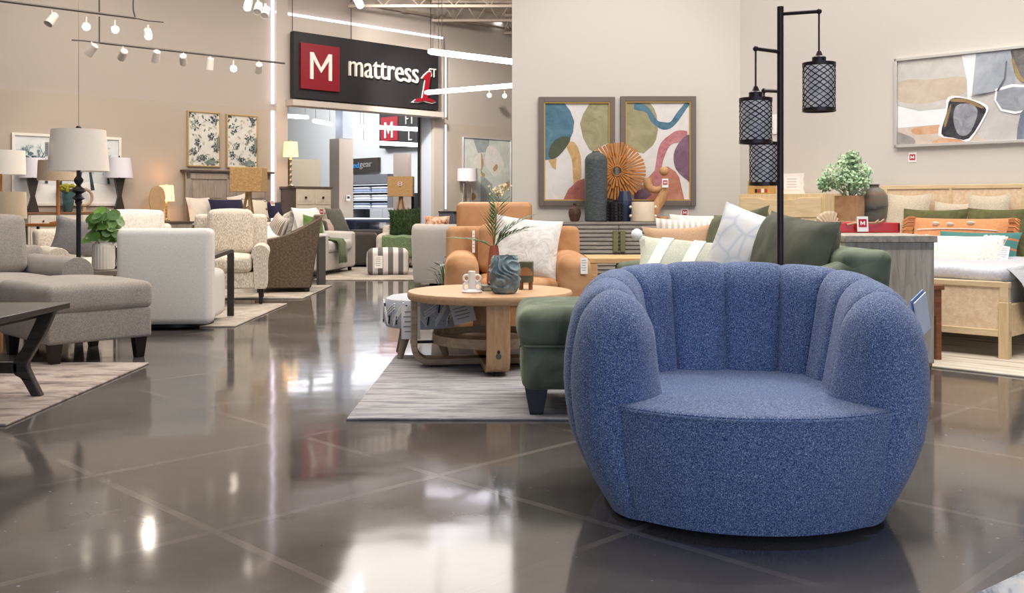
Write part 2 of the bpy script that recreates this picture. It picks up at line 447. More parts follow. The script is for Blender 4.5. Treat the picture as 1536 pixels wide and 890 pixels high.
# left diagonal wall with the portal
T=.35; a0=sL(-700); p0=sL(428); p1=sL(647); a1=sL(900)
mb=MB(); mb.box(((a0+p0)/2,T/2,CEIL/2),(p0-a0,T,CEIL)); mb.box(((p0+p1)/2,T/2,(CEIL+ZHEAD)/2),(p1-p0,T,CEIL-ZHEAD)); mb.box(((p1+a1)/2,T/2,CEIL/2),(a1-p1,T,CEIL))
wallset(struct('wall_left',mb,WUP),BASE_L,R(45))
e=sL(405)
mb=MB(); mb.box(((a0+e)/2,-.02,ZLINE/2),(e-a0,.04,ZLINE)); wallset(struct('trim_1',mb,WTAN),BASE_L,R(45))
e1=sL(667)
mb=MB(); mb.box(((a1+e1)/2,-.02,ZLINE/2),(a1-e1,.04,ZLINE)); wallset(struct('trim_2',mb,WTAN),BASE_L,R(45))
q0=sL(411)
mb=MB(); mb.box(((q0+p0)/2,-.04,CEIL/2),(p0-q0,.08,CEIL)); wallset(struct('trim_3',mb,WPIL),BASE_L,R(45))
q1=sL(661)
mb=MB(); mb.box(((q1+p1)/2,-.04,4.28/2),(q1-p1,.08,4.28)); mb.box(((p0+p1)/2,-.04,(4.28+ZHEAD)/2),(p1-p0,.08,4.28-ZHEAD)); wallset(struct('trim_4',mb,WPIL),BASE_L,R(45))
mb=MB(); mb.box(((p0+p1)/2,-.16,ZHEAD-.05),(p1-p0+.1,.32,.1)); wallset(struct('trim_5',mb,WPIL),BASE_L,R(45))
mb=MB(); mb.box((S2*sum(WL(628.5,310,-(T-.02))[:2]),T-.02,ZHEAD/2),(.035,.05,ZHEAD)); mb.box(((p0+p1)/2,T-.02,ZHEAD-.02),(p1-p0,.05,.04)); wallset(struct('door_1',mb,BLK),BASE_L,R(45))
mb=MB(); mb.box((p1-.006,T/2-.03,ZHEAD/2),(.012,T-.08,ZHEAD)); wallset(struct('trim_6',mb,plain('#ccd4df',.7)),BASE_L,R(45))
def led(s0,s1,z0,z1,lab,y=-.05,d=.03):
    t=MB(); t.box(((s0+s1)/2,y,(z0+z1)/2),(max(s1-s0,.012),d,max(z1-z0,.03)))
    o=obj('light_strip',t,LED,smooth=False); tag(o,lab,'light','glowing strips around the wall panels'); return wallset(o,BASE_L,R(45))
led(e+.0,e+.045,.2,ZLINE-.02,'tall white LED strip beside the beige lower wall panel, left of sign')
led(e+.0,e+.045,ZLINE+.1,CEIL-.02,'white vertical LED strip on upper wall left of the black sign')
led(q0,q1,4.29,4.33,'long horizontal LED strip above the black store sign',-.06)
led(e1-.02,e1-.005,.9,ZLINE-.03,'thin LED strip on the pilaster edge beside the flower painting')
led(e1-.02,e1-.005,ZLINE+.12,4.05,'thin LED strip on upper pilaster edge right of the black sign')
# frontal and right wall
mb=MB(); mb.box((1.3,YW+.12,CEIL/2),(2.6,.24,CEIL)); struct('wall_back',mb,WGREY)
r0=S2*(2*(CR-YW)-CR); r1=sR(2600)
mb=MB(); mb.box(((r0+r1)/2,.1,CEIL/2),(r1-r0,.2,CEIL)); wallset(struct('wall_right',mb,WGREY),BASE_R,R(-45))
mb=MB(); mb.box(((r0+r1)/2,-.008,.06),(r1-r0,.016,.12)); wallset(struct('baseboard_right',mb,plain('#3c3835',.5)),BASE_R,R(-45))
mb=MB(); mb.box((1.13,YW-.008,.06),(2.26,.016,.12)); struct('baseboard_back',mb,plain('#3c3835',.5))
# back room behind the portal
b0,b1=sB(200),sB(900)
mb=MB(); mb.box(((b0+b1)/2,.1,CEIL/2),(b1-b0,.2,CEIL)); wallset(struct('wall_far',mb,WBACK),BASE_B,R(-45))
mb=MB(); p=at(512,400,21.6); mb.xf((p.x,p.y,0),(0,0,R(45))).box((0,0,1.2),(.36,.36,2.4)); struct('column',mb,plain('#bfb2a4',.8))
mb=MB(); mb.xf((p.x+.05,p.y+.05,0),(0,0,R(45))).box((0,0,3.7),(.26,.26,2.58)); struct('column_top',mb,plain('#b4bcc6',.7))
mb=MB(); p=at(456,400,22.6); mb.xf((p.x,p.y,0),(0,0,R(45))).box((0,0,1.0),(.8,.1,2.02)); struct('partition',mb,plain('#b9ab93',.8))
mb=MB(); p=at(598,400,21.9); mb.xf((p.x,p.y,0),(0,0,R(-45))).box((0,.1,1.05),(.5,.1,2.1)); struct('partition_panel',mb,plain('#b8aa9c',.8))
# ceiling deck and open-web joists
m,nt,b=newmat('roof_deck'); b.inputs['Roughness'].default_value=.8
wv=N(nt,'ShaderNodeTexWave',Scale=1.6); nt.links.new(coord(nt,(1,1,1),(0,0,R(45))),wv.inputs['Vector'])
nt.links.new(ramp(nt,wv.outputs[0],[(.2,'#cbbbab'),(.5,'#dccbb9')]),b.inputs['Base Color'])
mb=MB(); mb.box((-2,13,CEIL+.05),(34,40,.1)); struct('ceiling',mb,m)
STEEL=plain('#a89a8b',.5,.2); DSTEEL=plain('#57524e',.5,.4)
for i,yy in enumerate((18.2,19.6,21.0)):
    mb=MB(); x0,x1=yy-CL+.34,1.5
    for z in (CEIL-.06,CEIL-.42): mb.box(((x0+x1)/2,yy,z),(x1-x0,.09,.05))
    n=14
    for k in range(n):
        xa=lerp(x0,x1,k/n); xb=lerp(x0,x1,(k+1)/n)
        z0,z1=(CEIL-.08,CEIL-.42) if k%2 else (CEIL-.42,CEIL-.08)
        mb.tube([(xa,yy,z0),(xb,yy,z1)],.014,6)
    struct('ceiling_joist',mb,STEEL)
# pipe along the wall top
mb=MB(); s0,s1=sL(556),sL(757); mb.tube([(s0,-.12,4.71),(s1,-.12,4.71)],.028,8)
for s in (sL(656),sL(757),sL(600)): mb.cyl((s,-.12,4.71),.045,.09,10,rot=(0,PI/2,0)); mb.box((s,-.064,4.71),(.03,.11,.03))
o=obj('conduit_pipe',mb,STEEL); tag(o,'beige pipe running along top of the wall right of the sign','pipe'); wallset(o,BASE_L,R(45))

# ------------------------------------------------------------------ the store sign
sg=thing('store_sign','long black hanging store sign with red M square and cream lettering','sign',BASE_L,R(45))
s0,s1=sL(428.5),sL(645); zt,zb=3.99,2.835
mb=MB(); mb.box(((s0+s1)/2,-.2,(zt+zb)/2),(s1-s0,.12,zt-zb)); obj('panel',mb,plain('#211e20',.6),sg,.006)
r_0,r_1=sL(437),sL(495); z0,z1=3.00,3.80
mb=MB(); mb.box(((r_0+r_1)/2,-.28,(z0+z1)/2),(r_1-r_0,.05,z1-z0)); sq=plabel(obj('logo_square',mb,plain('#820b1b',.5),sg,.004),'red square panel')
mb=MB(); letter_M(mb,sL(482.5)-sL(450),.47,.066,-.325,-.305,(sL(450)+sL(482.5))/2,3.415); plabel(obj('logo_letter',mb,plain('#e9dfd6',.5),sq,smooth=False),'cream letter M')
mb=MB(); t0,t1=sL(509),sL(613); text_fit(mb,'mattress',t1-t0,.315,((t0+t1)/2,-.29,3.47),bold=-.004,depth=.02); obj('lettering',mb,plain('#e3d8cc',.5),sg,smooth=False)
def one_poly(ox,oz,w,h,g=0):
    P=[(-.50,-.50),(-.32,-.39),(-.08,-.36),(.06,.24),(-.10,.25),(.02,.38),(.19,.50),(.30,.49),(.14,-.35),(.30,-.37),(.50,-.42),(.34,-.48),(.0,-.44),(-.22,-.49)]
    return [(ox+a*w*(1+g)+(g*.0),oz+b*h*(1+g*.5)) for a,b in P]
ox=sL(621.5); w1=sL(637)-sL(605)
mb=MB(); mb.prism(one_poly(ox,3.26,w1,.60,.16),-.292,-.262,'y'); plabel(obj('numeral_backing',mb,plain('#e9dfd6',.5),sg,smooth=False),'cream outline of numeral one')
mb=MB(); mb.prism(one_poly(ox,3.26,w1,.60),-.32,-.293,'y'); plabel(obj('numeral',mb,plain('#8f1020',.5),sg,smooth=False),'red numeral one with swash foot')
mb=MB(); text_fit(mb,'ST',sL(639)-sL(628.5),.17,((sL(639)+sL(628.5))/2,-.30,3.55),depth=.012); plabel(obj('superscript',mb,plain('#d8cdc2',.5),sg,smooth=False),'small cream ST letters')
for px in (429,517,636): 
    mb=MB(); mb.tube([(sL(px),-.2,zt),(sL(px),-.2,CEIL)],.008,6); obj('hanging_cable',mb,DSTEEL,sg)
# second sign inside the back room
s2_=thing('interior_sign','black sign with red M square on back room wall behind the lights','sign',BASE_B,R(-45))
c0,c1=sB(578),sB(640); z1=zB(578,171); z0=zB(578,223)
mb=MB(); mb.box(((c0+c1)/2,-.1,(z0+z1)/2),(c1-c0,.2,z1-z0)); obj('panel',mb,plain('#2a2728',.6),s2_)
mb=MB(); mb.box(((sB(581)+sB(606))/2,-.21,z0+(z1-z0)*.53),(sB(606)-sB(581),.02,(z1-z0)*.68)); q=obj('logo_square',mb,plain('#a31c2c',.5),s2_,smooth=False)
mb=MB(); letter_M(mb,.36,.42,.07,-.235,-.222,(sB(585)+sB(601))/2,z0+(z1-z0)*.5); obj('logo_letter',mb,plain('#e0d8d2',.5),q,smooth=False)
mb=MB(); text_fit(mb,'F I',.27,.26,((sB(617)+sB(629))/2,-.215,z0+(z1-z0)*.76)); text_fit(mb,'L',.14,.26,(sB(625),-.215,z0+(z1-z0)*.3)); obj('lettering',mb,plain('#cfc9c4',.5),s2_,smooth=False)
bs=thing('brand_sign','small dark wall sign with blue and grey word above the bedding shelves','sign',BASE_B,R(-45))
c0,c1=sB(528),sB(571); z1,z0=zB(550,237.5),zB(550,259)
mb=MB(); mb.box(((c0+c1)/2,-.05,(z0+z1)/2),(c1-c0,.1,z1-z0)); obj('panel',mb,plain('#3a332f',.6),bs)
mb=MB(); w=c1-c0; text_fit(mb,'bed',w*.33,.15,(c0+w*.20,-.11,(z0+z1)/2+.01),bold=.01); plabel(obj('blue_lettering',mb,plain('#3f8fd0',.5),bs,smooth=False),'blue letters bed')
mb=MB(); text_fit(mb,'gear',w*.42,.17,(c0+w*.60,-.11,(z0+z1)/2-.02)); plabel(obj('grey_lettering',mb,plain('#9a9694',.5),bs,smooth=False),'grey letters gear')
# ------------------------------------------------------------------ blue channel-tufted barrel chair
BLUE=None
m,nt,b=newmat('blue_tweed'); b.inputs['Roughness'].default_value=.95; b.inputs['Specular IOR Level'].default_value=.15; b.inputs['Sheen Weight'].default_value=.25
v=coord(nt)
na=N(nt,'ShaderNodeTexNoise',Scale=300.0,Detail=3.0,Roughness=.7); nt.links.new(v,na.inputs['Vector'])
nb=N(nt,'ShaderNodeTexVoronoi',Scale=240.0); nt.links.new(v,nb.inputs['Vector'])
c1=ramp(nt,na.outputs[0],[(.33,'#273557'),(.45,'#52699b'),(.55,'#7e92bd'),(.66,'#cfd7e6')])
hs=N(nt,'ShaderNodeMix',data_type='RGBA',blend_type='MULTIPLY'); hs.inputs[0].default_value=.55; nt.links.new(c1,hs.inputs[6]); nt.links.new(ramp(nt,nb.outputs['Color'],[(.0,(.35,.35,.38,1)),(.6,(1,1,1,1))]),hs.inputs[7])
nt.links.new(hs.outputs[2],b.inputs['Base Color']); bump(nt,b,na.outputs[0],.5,.004); BLUE=m
chair=thing('barrel_chair','large blue tweed barrel swivel chair with channel tufted back in foreground','armchair',(gx(1106,3.30),3.30,0),R(-5.5))
def barrel(z):
    pts=[(0,.745),(.05,.80),(.10,.85),(.17,.91),(.25,.96),(.36,.99),(.44,.992),(.52,.975),(.60,.945),(.68,.905),(.8,.86)]
    for (a,p),(b2,q) in zip(pts,pts[1:]):
        if z<=b2:
            t=(z-a)/(b2-a); t=t*t*(3-2*t) if 0 else t
            return p+(q-p)*t
    return .9
def barrel_y(z):
    return .5*barrel(z)+.5 if z<.36 else .5*barrel(z)+.5
def superell(th, a, bb, n=2.5):
    c,s_=math.sin(th),math.cos(th)
    r=(abs(c/a)**n+abs(s_/bb)**n)**(-1/n); return Vector((c*r,s_*r))
TH=R(136)
NS=15*26
path=[superell(-TH+2*TH*i/4000,.446,.445,2.7) for i in range(4001)]
cum=[0]
for i in range(4000): cum.append(cum[-1]+(path[i+1]-path[i]).length)
Ltot=cum[-1]
def at_len(s):
    lo,hi=0,4000
    while hi-lo>1:
        m_=(lo+hi)//2
        if cum[m_]<=s: lo=m_
        else: hi=m_
    p=path[lo]; t=(path[hi]-path[lo]).normalized(); return p+t*(s-cum[lo]),t
wend=.22; nch=8
edges=[0,wend]+[wend+(Ltot-2*wend)*i/nch for i in range(1,nch)]+[Ltot-wend,Ltot]
def shell():
    mb=MB(); vs=[]; fs=[]
    HT=.114; nsec=0; rows=[]
    svals=[]
    for a,b2 in zip(edges,edges[1:]):
        n=22 if b2-a>.2 else 16
        for i in range(n): svals.append((a+(b2-a)*(.5-.5*math.cos(PI*i/n)),a,b2))
    svals.append((Ltot,edges[-2],edges[-1]))
    for s,a,b2 in svals:
        p,t=at_len(s); nrm=Vector((-t.y,t.x)) # outward (left of travel) 
        if nrm.dot(p)<0: nrm=-nrm
        dend=min(s,Ltot-s)
        q=max(0.0,1-dend/wend); end=math.sqrt(max(0,1-(q**3.4))) if q<1 else 0
        hgt=.745-.075*(min(1,(abs(s-Ltot/2)/(Ltot/2)))**1.8)
        hgt-= .15*(1-math.sqrt(max(0,1-q**2.6)))
        u=(s-a)/(b2-a); uu=2*u-1
        puff=.030*(1-abs(uu)**5)-.016
        if a==0 or b2==Ltot: 
            # end roll: only groove at the inner seam
            k=(1-u) if a==0 else u
            puff=.014 if k>.5 else .014-.03*(1-k/.5)**3
        hw=HT*max(end,.004)
        # section: outer bottom -> up -> over top -> inner down
        sec=[]
        zt=hgt-HT
        for z in (.012,.06,.12,.18,.25,.32,.39,.46,.52): 
            if z<zt-.02: sec.append((1.0,z,(1,0)))
        for i in range(0,13):
            an=PI*i/12
            sec.append((math.cos(an),zt+HT*(.98)*math.sin(an),(math.cos(an),math.sin(an))))
        inn=[z for z in (.52,.46,.39,.32,.25,.12) if z<zt-.02]
        for z in inn: sec.append((-1.0,z,(-1,0)))
        while len(sec)<13+15: sec.insert(0,sec[0])
        row=[]
        for (o,z,nn) in sec:
            off=o*hw+nn[0]*puff*end; zz=z+max(0,nn[1])*puff*.32
            fade=1
            pt=p+nrm*off
            sc_=barrel(max(0,min(.8,zz)))
            sc_=lerp(sc_,lerp(1.0,sc_,(1+o)/2),min(1,dend/.18)**1.0)
            if o<0: pt=pt-nrm*(.055*-o*max(0,min(1,(.62-zz)/.3))*end**2)
            row.append((pt.x*sc_,pt.y*(.5*sc_+.5),zz))
        rows.append(row)
    n=len(rows[0])
    for r in rows: vs+=r
    for i in range(len(rows)-1):
        for j in range(n-1):
            a=i*n+j; fs.append((a,a+1,a+n+1,a+n))
    fs.append(tuple(range(n))); fs.append(tuple((len(rows)-1)*n+j for j in reversed(range(n))))
    mb.add(vs,fs); return mb
o=obj('backrest',shell(),BLUE,chair); 
# seat block
def seatblock():
    mb=MB(); out=[]
    for i in range(97):
        th=R(-180)+2*PI*i/96
        p=superell(th,.41,.44,3.2)
        if p.y<0:
            p=Vector((p.x, p.y*1.0))
        out.append(p)
    out=out[:-1]
    # front bow: points in front keep a shallow curve between the arms
    O=[]
    for p in out:
        if p.y<-.2:
            x=p.x; yb=-.525+.15*(abs(x)/.40)**2.2
            O.append(Vector((x,max(p.y*1.5,yb))))
        else: O.append(p)
    prof=[(.95,.012),(1.0,.02)]+[(1.0,z) for z in (.08,.13,.19,.25,.30,.335)]+[(1.004,.352),(1.0,.362),(.985,.367),(.95,.368),(.85,.369),(.6,.368),(.3,.366),(.02,.366)]
    rows=[]
    for sc,z in prof:
        rows.append([(p.x*sc*lerp(1,barrel(z),.55),p.y*sc*lerp(1,barrel(z),.45),z) for p in O])
    n=len(O); vs=[q for r in rows for q in r]; fs=[]
    for i in range(len(rows)-1):
        for j in range(n): k=(j+1)%n; fs.append((i*n+j,i*n+k,(i+1)*n+k,(i+1)*n+j))
    fs.append(tuple(reversed(range(n)))); fs.append(tuple((len(rows)-1)*n+j for j in range(n)))
    mb.add(vs,fs); return mb,O
sbk,SO=seatblock(); seat=obj('seat',sbk,BLUE,chair)
mb=MB(); pts=[(p.x*1.004,p.y*1.004,.354) for p in SO if p.y<-.3]
pts.sort(); mb.tube(pts,.0045,6); obj('piping',mb,BLUE,seat)
mb=MB(); mb.lathe([(.34,0),(.36,.012),(.36,.04)],(0,0,0),40); plabel(obj('swivel_base',mb,plain('#1b1b1e',.4),chair),'dark round swivel base')
mb=MB(); mb.xf((.575,-.02,.60),(R(0),R(-18),R(52)))
mb.mat(0).box((0,-.006,0),(.10,.004,.125)); mb.mat(1).box((.004,.004,0.006),(.10,.004,.125)); plabel(obj('price_booklet',mb,[plain('#dfe6f2',.5),plain('#7fa3d8',.5)],chair,smooth=False),'white and pale blue price booklet hanging on outer arm')

# ------------------------------------------------------------------ rugs
def rug(name,label,x0,x1,y0,y1,mat,cat='rug',th=.012,rz=0,fr=None):
    mb=MB(); mb.xf(((x0+x1)/2,(y0+y1)/2,th/2),(0,0,rz)).rbox((0,0,0),(x1-x0,y1-y0,th),.005,2,6)
    o=obj(name,mb,mat); return tag(o,label,cat)
RUGA=ramp3('grey_rug',[(.28,'#5d5d64'),(.42,'#8f8e92'),(.56,'#b9b7b8'),(.74,'#7e7d82')],4.0,stretch=(.7,5,1),detail=9)
RUGB=ramp3('taupe_rug',[(.28,'#4a4444'),(.42,'#8f837c'),(.55,'#b9aca2'),(.66,'#9a8b82'),(.8,'#c9beb4')],2.6,stretch=(1,3.0,1),detail=9)
RUGC=ramp3('cream_rug',[(.35,'#8f877c'),(.6,'#b3aba0')],4.0)
RUGD=ramp3('striped_rug',[(.34,'#8f7f6d'),(.45,'#c9bda9'),(.6,'#ded6c8'),(.75,'#a59987')],3.0,stretch=(.4,7,1))
RUGE=ramp3('white_blue_rug',[(.40,'#3c4a66'),(.47,'#c9ccd2'),(.6,'#e6e4e0')],3.2)
rug('area_rug','grey striped distressed rug under the round coffee table and stool',-.735,1.55,4.45,6.35,RUGA)
rug('area_rug','taupe distressed rug under the dark wood table at far left',-5.6,-2.185,4.34,6.05,RUGB)
rug('area_rug','cream rug behind the white chair with dark metal arm',-4.3,-2.18,7.9,9.75,RUGC)
rug('area_rug','cream rug under the grey and white striped pouf',-2.55,-.45,12.9,16.0,RUGC)
rug('area_rug','pale cream rug beneath the brown woven armchair',-3.9,-2.15,10.3,12.0,RUGC)
o=rug('area_rug','cream and brown striped rug under the cane bed',-1.7,1.7,-1.05,1.05,RUGD,rz=0); o.location=(3.22,6.67,0); o.rotation_euler=(0,0,R(-45))
o=rug('area_rug','white and blue rug corner at bottom right of the floor',-1.0,1.0,-.7,.7,RUGE); o.location=(2.02,2.25,0); o.rotation_euler=(0,0,R(38))

# ------------------------------------------------------------------ round coffee table
OAK=wood('#b08a66','#c9a47e',5,'x'); OAKZ=wood('#b08a66','#c9a47e',5,'z'); OAKG=wood('#8f7a63','#b09a80',5,'x')
TX,TY,TZ=-.13,5.95,.455
tb=thing('coffee_table','round light oak coffee table with bentwood legs on grey rug','coffee table',(TX,TY,0),R(7))
mb=MB(); mb.lathe([(.465,TZ-.05),(.482,TZ-.045),(.488,TZ-.03),(.488,TZ-.012),(.482,TZ-.002),(.47,TZ)],(0,0,0),64); obj('tabletop',mb,OAK,tb)
def uband(r,zt,zb,rad=.09):
    P=[(-r,zt)]; 
    for i in range(9): a=PI+PI/2*i/8; P.append((-r+rad+rad*math.cos(a),zb+rad+rad*math.sin(a)))
    for i in range(9): a=-PI/2+PI/2*i/8; P.append((r-rad+rad*math.cos(a),zb+rad+rad*math.sin(a)))
    P.append((r,zt)); return P
mb=MB(); mb.ribbon(uband(.448,TZ-.048,.045),.036,-.065,.065,'y'); plabel(obj('leg_frame',mb,OAKG,tb,.004),'side to side bent oak band frame')
mb=MB(); mb.ribbon(uband(.448,TZ-.048,.045),.036,-.065,.065,'x'); lf=plabel(obj('leg_frame',mb,OAKZ,tb,.004),'front to back bent oak band frame')
mb=MB(); mb.cyl((0,-.468,.13),.016,.006,18,rot=(PI/2,0,0)); obj('bolt_cap',mb,plain('#6e6a66',.35,.8),lf)
mb=MB(); mb.lathe([(.30,.15),(.335,.15),(.34,.16),(.34,.205),(.33,.205),(.328,.168),(.01,.166)],(0,0,0),56); obj('lower_tray',mb,OAKG,tb)
mb=MB(); 
for a in (0,PI/2): 
    c=Vector((math.cos(a),math.sin(a),0)); mb.tube([c*-.47+Vector((0,0,.155)),c*.47+Vector((0,0,.155))],.009,8)
plabel(obj('cross_rod',mb,BLK,tb),'black metal cross rods')
for (x,y) in ((-.33,0),(.33,0),(0,-.38),(0,.38)):
    mb=MB(); mb.cyl((x,y,.0195),.022,.015,12); obj('foot',mb,BLK,tb)
tb.location.z=.0
# things on the table
ch=thing('candle_holder','white ceramic candle holder with ring handles on round table','candle holder',(gx(708,5.78),5.78,TZ))
mb=MB(); mb.lathe([(.055,0),(.06,.004),(.06,.009),(.03,.014),(.021,.02),(.021,.122),(.017,.125),(.015,.11)],(0,0,0),24); obj('stem',mb,plain('#ece8e4',.4),ch)
for z in (.036,.082):
    for s in (-1,1):
        mb=MB(); mb.tube([(s*(.032+.017*math.cos(a)),0,z+.019*math.sin(a)) for a in [2*PI*i/14 for i in range(14)]],.007,8,True); obj('ring_handle',mb,plain('#ece8e4',.4),ch)
bk=thing('book','thin grey green book lying under the terracotta vase','book',(gx(738,5.93),5.95,TZ),R(8))
mb=MB(); mb.box((0,0,.004),(.13,.17,.006)); mb.box((0,0,.028),(.13,.17,.005)); mb.box((-.062,0,.016),(.006,.17,.03)); obj('cover',mb,plain('#68695c',.6),bk,smooth=False)
mb=MB(); mb.box((0,0,.016),(.12,.16,.017)); plabel(obj('pages',mb,plain('#b9b3a6',.8),bk,smooth=False),'cream pages')
vs=thing('bud_vase','terracotta tapered bud vase with green fern leaves on the round table','vase',(gx(741,5.95),5.95,TZ+.031))
mb=MB(); mb.lathe([(.034,0),(.044,.01),(.042,.08),(.034,.16),(.026,.225),(.024,.235),(.018,.232),(.02,.1)],(0,0,0),28); obj('vessel',mb,plain('#a4593c',.45,var=.12),vs)
LEAF=plain('#3f6a34',.5,var=.35); LEAF2=plain('#274a2b',.5,var=.3)
def frond(mb, base, ang, length, lean, seed, lw=.016):
    rnd=random.Random(seed); pts=[]
    d=Vector((math.cos(ang),math.sin(ang),0)); n=10
    for i in range(n+1):
        t=i/n; pts.append(Vector(base)+d*(lean*t**1.6)+Vector((0,0,length*(t-.28*t*t*(lean/length)))))
    mb.tube(pts,[.0028*(1-.6*i/n) for i in range(n+1)],6)
    side=Vector((-d.y,d.x,0))
    for i in range(3,n+1):
        for s in (-1,1):
            tdir=(pts[i]-pts[i-1]).normalized(); ld=(tdir*.75+side*s*.55+Vector((0,0,.1*rnd.random()))).normalized()
            L=(.115 if i<n else .12)*(.7+.5*rnd.random())*(length/.25)**.3
            up=ld.cross(side).normalized(); w=ld.cross(Vector((0,0,1))); 
            w=w.normalized() if w.length>.01 else side
            b_=pts[i]; 
            mb.add([b_,b_+ld*L*.4+w*lw*.5,b_+ld*L+Vector((0,0,-.01)),b_+ld*L*.4-w*lw*.5,b_+ld*L*.4+Vector((0,0,.003))],[(0,1,4),(1,2,4),(2,3,4),(3,0,4)])
fr=[(R(75),.33,.10,LEAF,0),(R(20),.25,.20,LEAF2,1),(R(-30),.20,.22,LEAF2,2),(R(170),.13,.20,LEAF,3),(R(120),.24,.06,LEAF2,4),(R(-80),.27,.10,LEAF,5),(R(40),.17,.20,LEAF,6)]
for a,l,le,mm,sd in fr:
    mb=MB(); frond(mb,(0,0,.2),a,l,le,sd); obj('fern_leaf',mb,mm,vs)
sw=thing('swirl_vase','grey blue ceramic vase with carved swirling ribs on round table','vase',(gx(757,5.72),5.72,TZ))
def swf(r,z,a):
    t=z/.215; g=math.sin(3*a+3.2*math.sin(5*t+2*a)+2.2*math.sin(9*t-a)+3*t)
    g2=math.sin(9*a-7*t+2*math.sin(4*a)); amp=.009*min(1,t*5+.2)
    zz=z+(.016*math.sin(5*a+1.0) if t>.93 else 0)*((t-.93)/.07)
    return r+amp*(1-abs(g))*1.6-.006+.003*g2,zz
prof=[(.05,0),(.066,.006)]+[(.066+.024*math.sin(PI*min(1,t*1.0)*.8)-.012*t**3,.215*t) for t in [i/40 for i in range(2,41)]]+[(.068,.2),(.06,.1),(.02,.05)]
mb=MB(); mb.lathe(prof,(0,0,0),120,fn=lambda r,z,a: swf(r,z,a) if r>.0685 or z<.1 else (r,z)); obj('vessel',mb,ramp3('swirl_glaze',[(.35,'#54656b'),(.5,'#82949a'),(.66,'#a3a597')],9,rough=.28,bstr=.05),sw)
gb=thing('footed_planter','square green and brown painted planter box on peg feet behind swirl vase','planter',(gx(789,5.98),6.0,TZ),R(-6))
mb=MB(); mb.mat(0).rbox((0,0,.105),(.085,.085,.125),.006,2,1); mb.mat(1).prism(c01([])or [(.0+.045*math.cos(a)*1.0-.0,.085+.05*math.sin(a)) for a in [PI*i/16 for i in range(17)]],-.0436,-.0425,'y'); mb.mat(0).prism([(.018+.022*math.cos(a),.045+.028*math.sin(a)) for a in [PI*i/12 for i in range(13)]],-.0442,-.0430,'y'); obj('box',mb,[plain('#585641',.6,var=.15),plain('#a0714a',.6)],gb)
for x in (-.028,.028):
    for y in (-.028,.028):
        mb=MB(); mb.cyl((x,y,.022),.010,.044,12); obj('leg',mb,plain('#7a4f31',.5),gb)

# ------------------------------------------------------------------ upholstered stool with kilim-like lattice
st=thing('footstool','round white stool with raised navy geometric stitching beside coffee table','stool',(gx(632,6.30),6.36,0)); st.scale=(1,1,.905)
FAB=fabric('#a9adb6','#cfd1d5',160); 
mb=MB(); mb.lathe([(.20,.215),(.228,.222),(.238,.25),(.240,.33),(.238,.385),(.228,.412),(.20,.428),(.12,.440),(.01,.444)],(0,0,0),48); cu=obj('cushion',mb,FAB,st)
mb=MB(); rr=.2435
def cyp(a,z): 
    return (rr*math.cos(a),rr*math.sin(a),z)
nn=11
for i in range(nn):
    a0=2*PI*i/nn; da=2*PI/nn
    for k in range(3):
        f=k*.018
        for (p,q) in (((0,.24+f),(.55,.40-(.036-f)*0-.036+f)),((.55,.24+f),(1.0,.33+f))) if i%2 else (((0,.40-f),(.6,.24+.036-f)),((.5,.30+f),(1.05,.385+f-.03))):
            P=[cyp(a0+da*lerp(p[0],q[0],t),lerp(p[1],q[1],t)) for t in (0,.25,.5,.75,1)]; mb.tube(P,.0042,6)
obj('raised_cord',mb,plain('#efeeea',.8),cu)
mb=MB()
for i in range(nn*2):
    a=2*PI*(i+.3)/(nn*2); z0=.25 if i%3 else .33; mb.tube([cyp(a,z0),cyp(a+.03,z0+.055)],.005,6)
plabel(obj('stitch',mb,plain('#1f2740',.7),cu),'dark navy stitches')
LW=wood('#8d7b66','#a8967e',5,'z')
for i in range(4):
    a=R(45+90*i+8); c=Vector((math.cos(a),math.sin(a),0))
    mb=MB(); mb.tube([c*.135+Vector((0,0,.222)),c*.205+Vector((0,0,.013))],[.034,.018],14); obj('leg',mb,LW,st)
tag_card(st,(-.045,-.262,.27),(0,0,R(3)),.115,.22,'T','price_sheet','white hanging price sheet printed with lines')
tag_card(st,(.265,-.205,.34),(0,R(-14),R(12)),.14,.16,'T','price_sheet','white tilted price sheet')

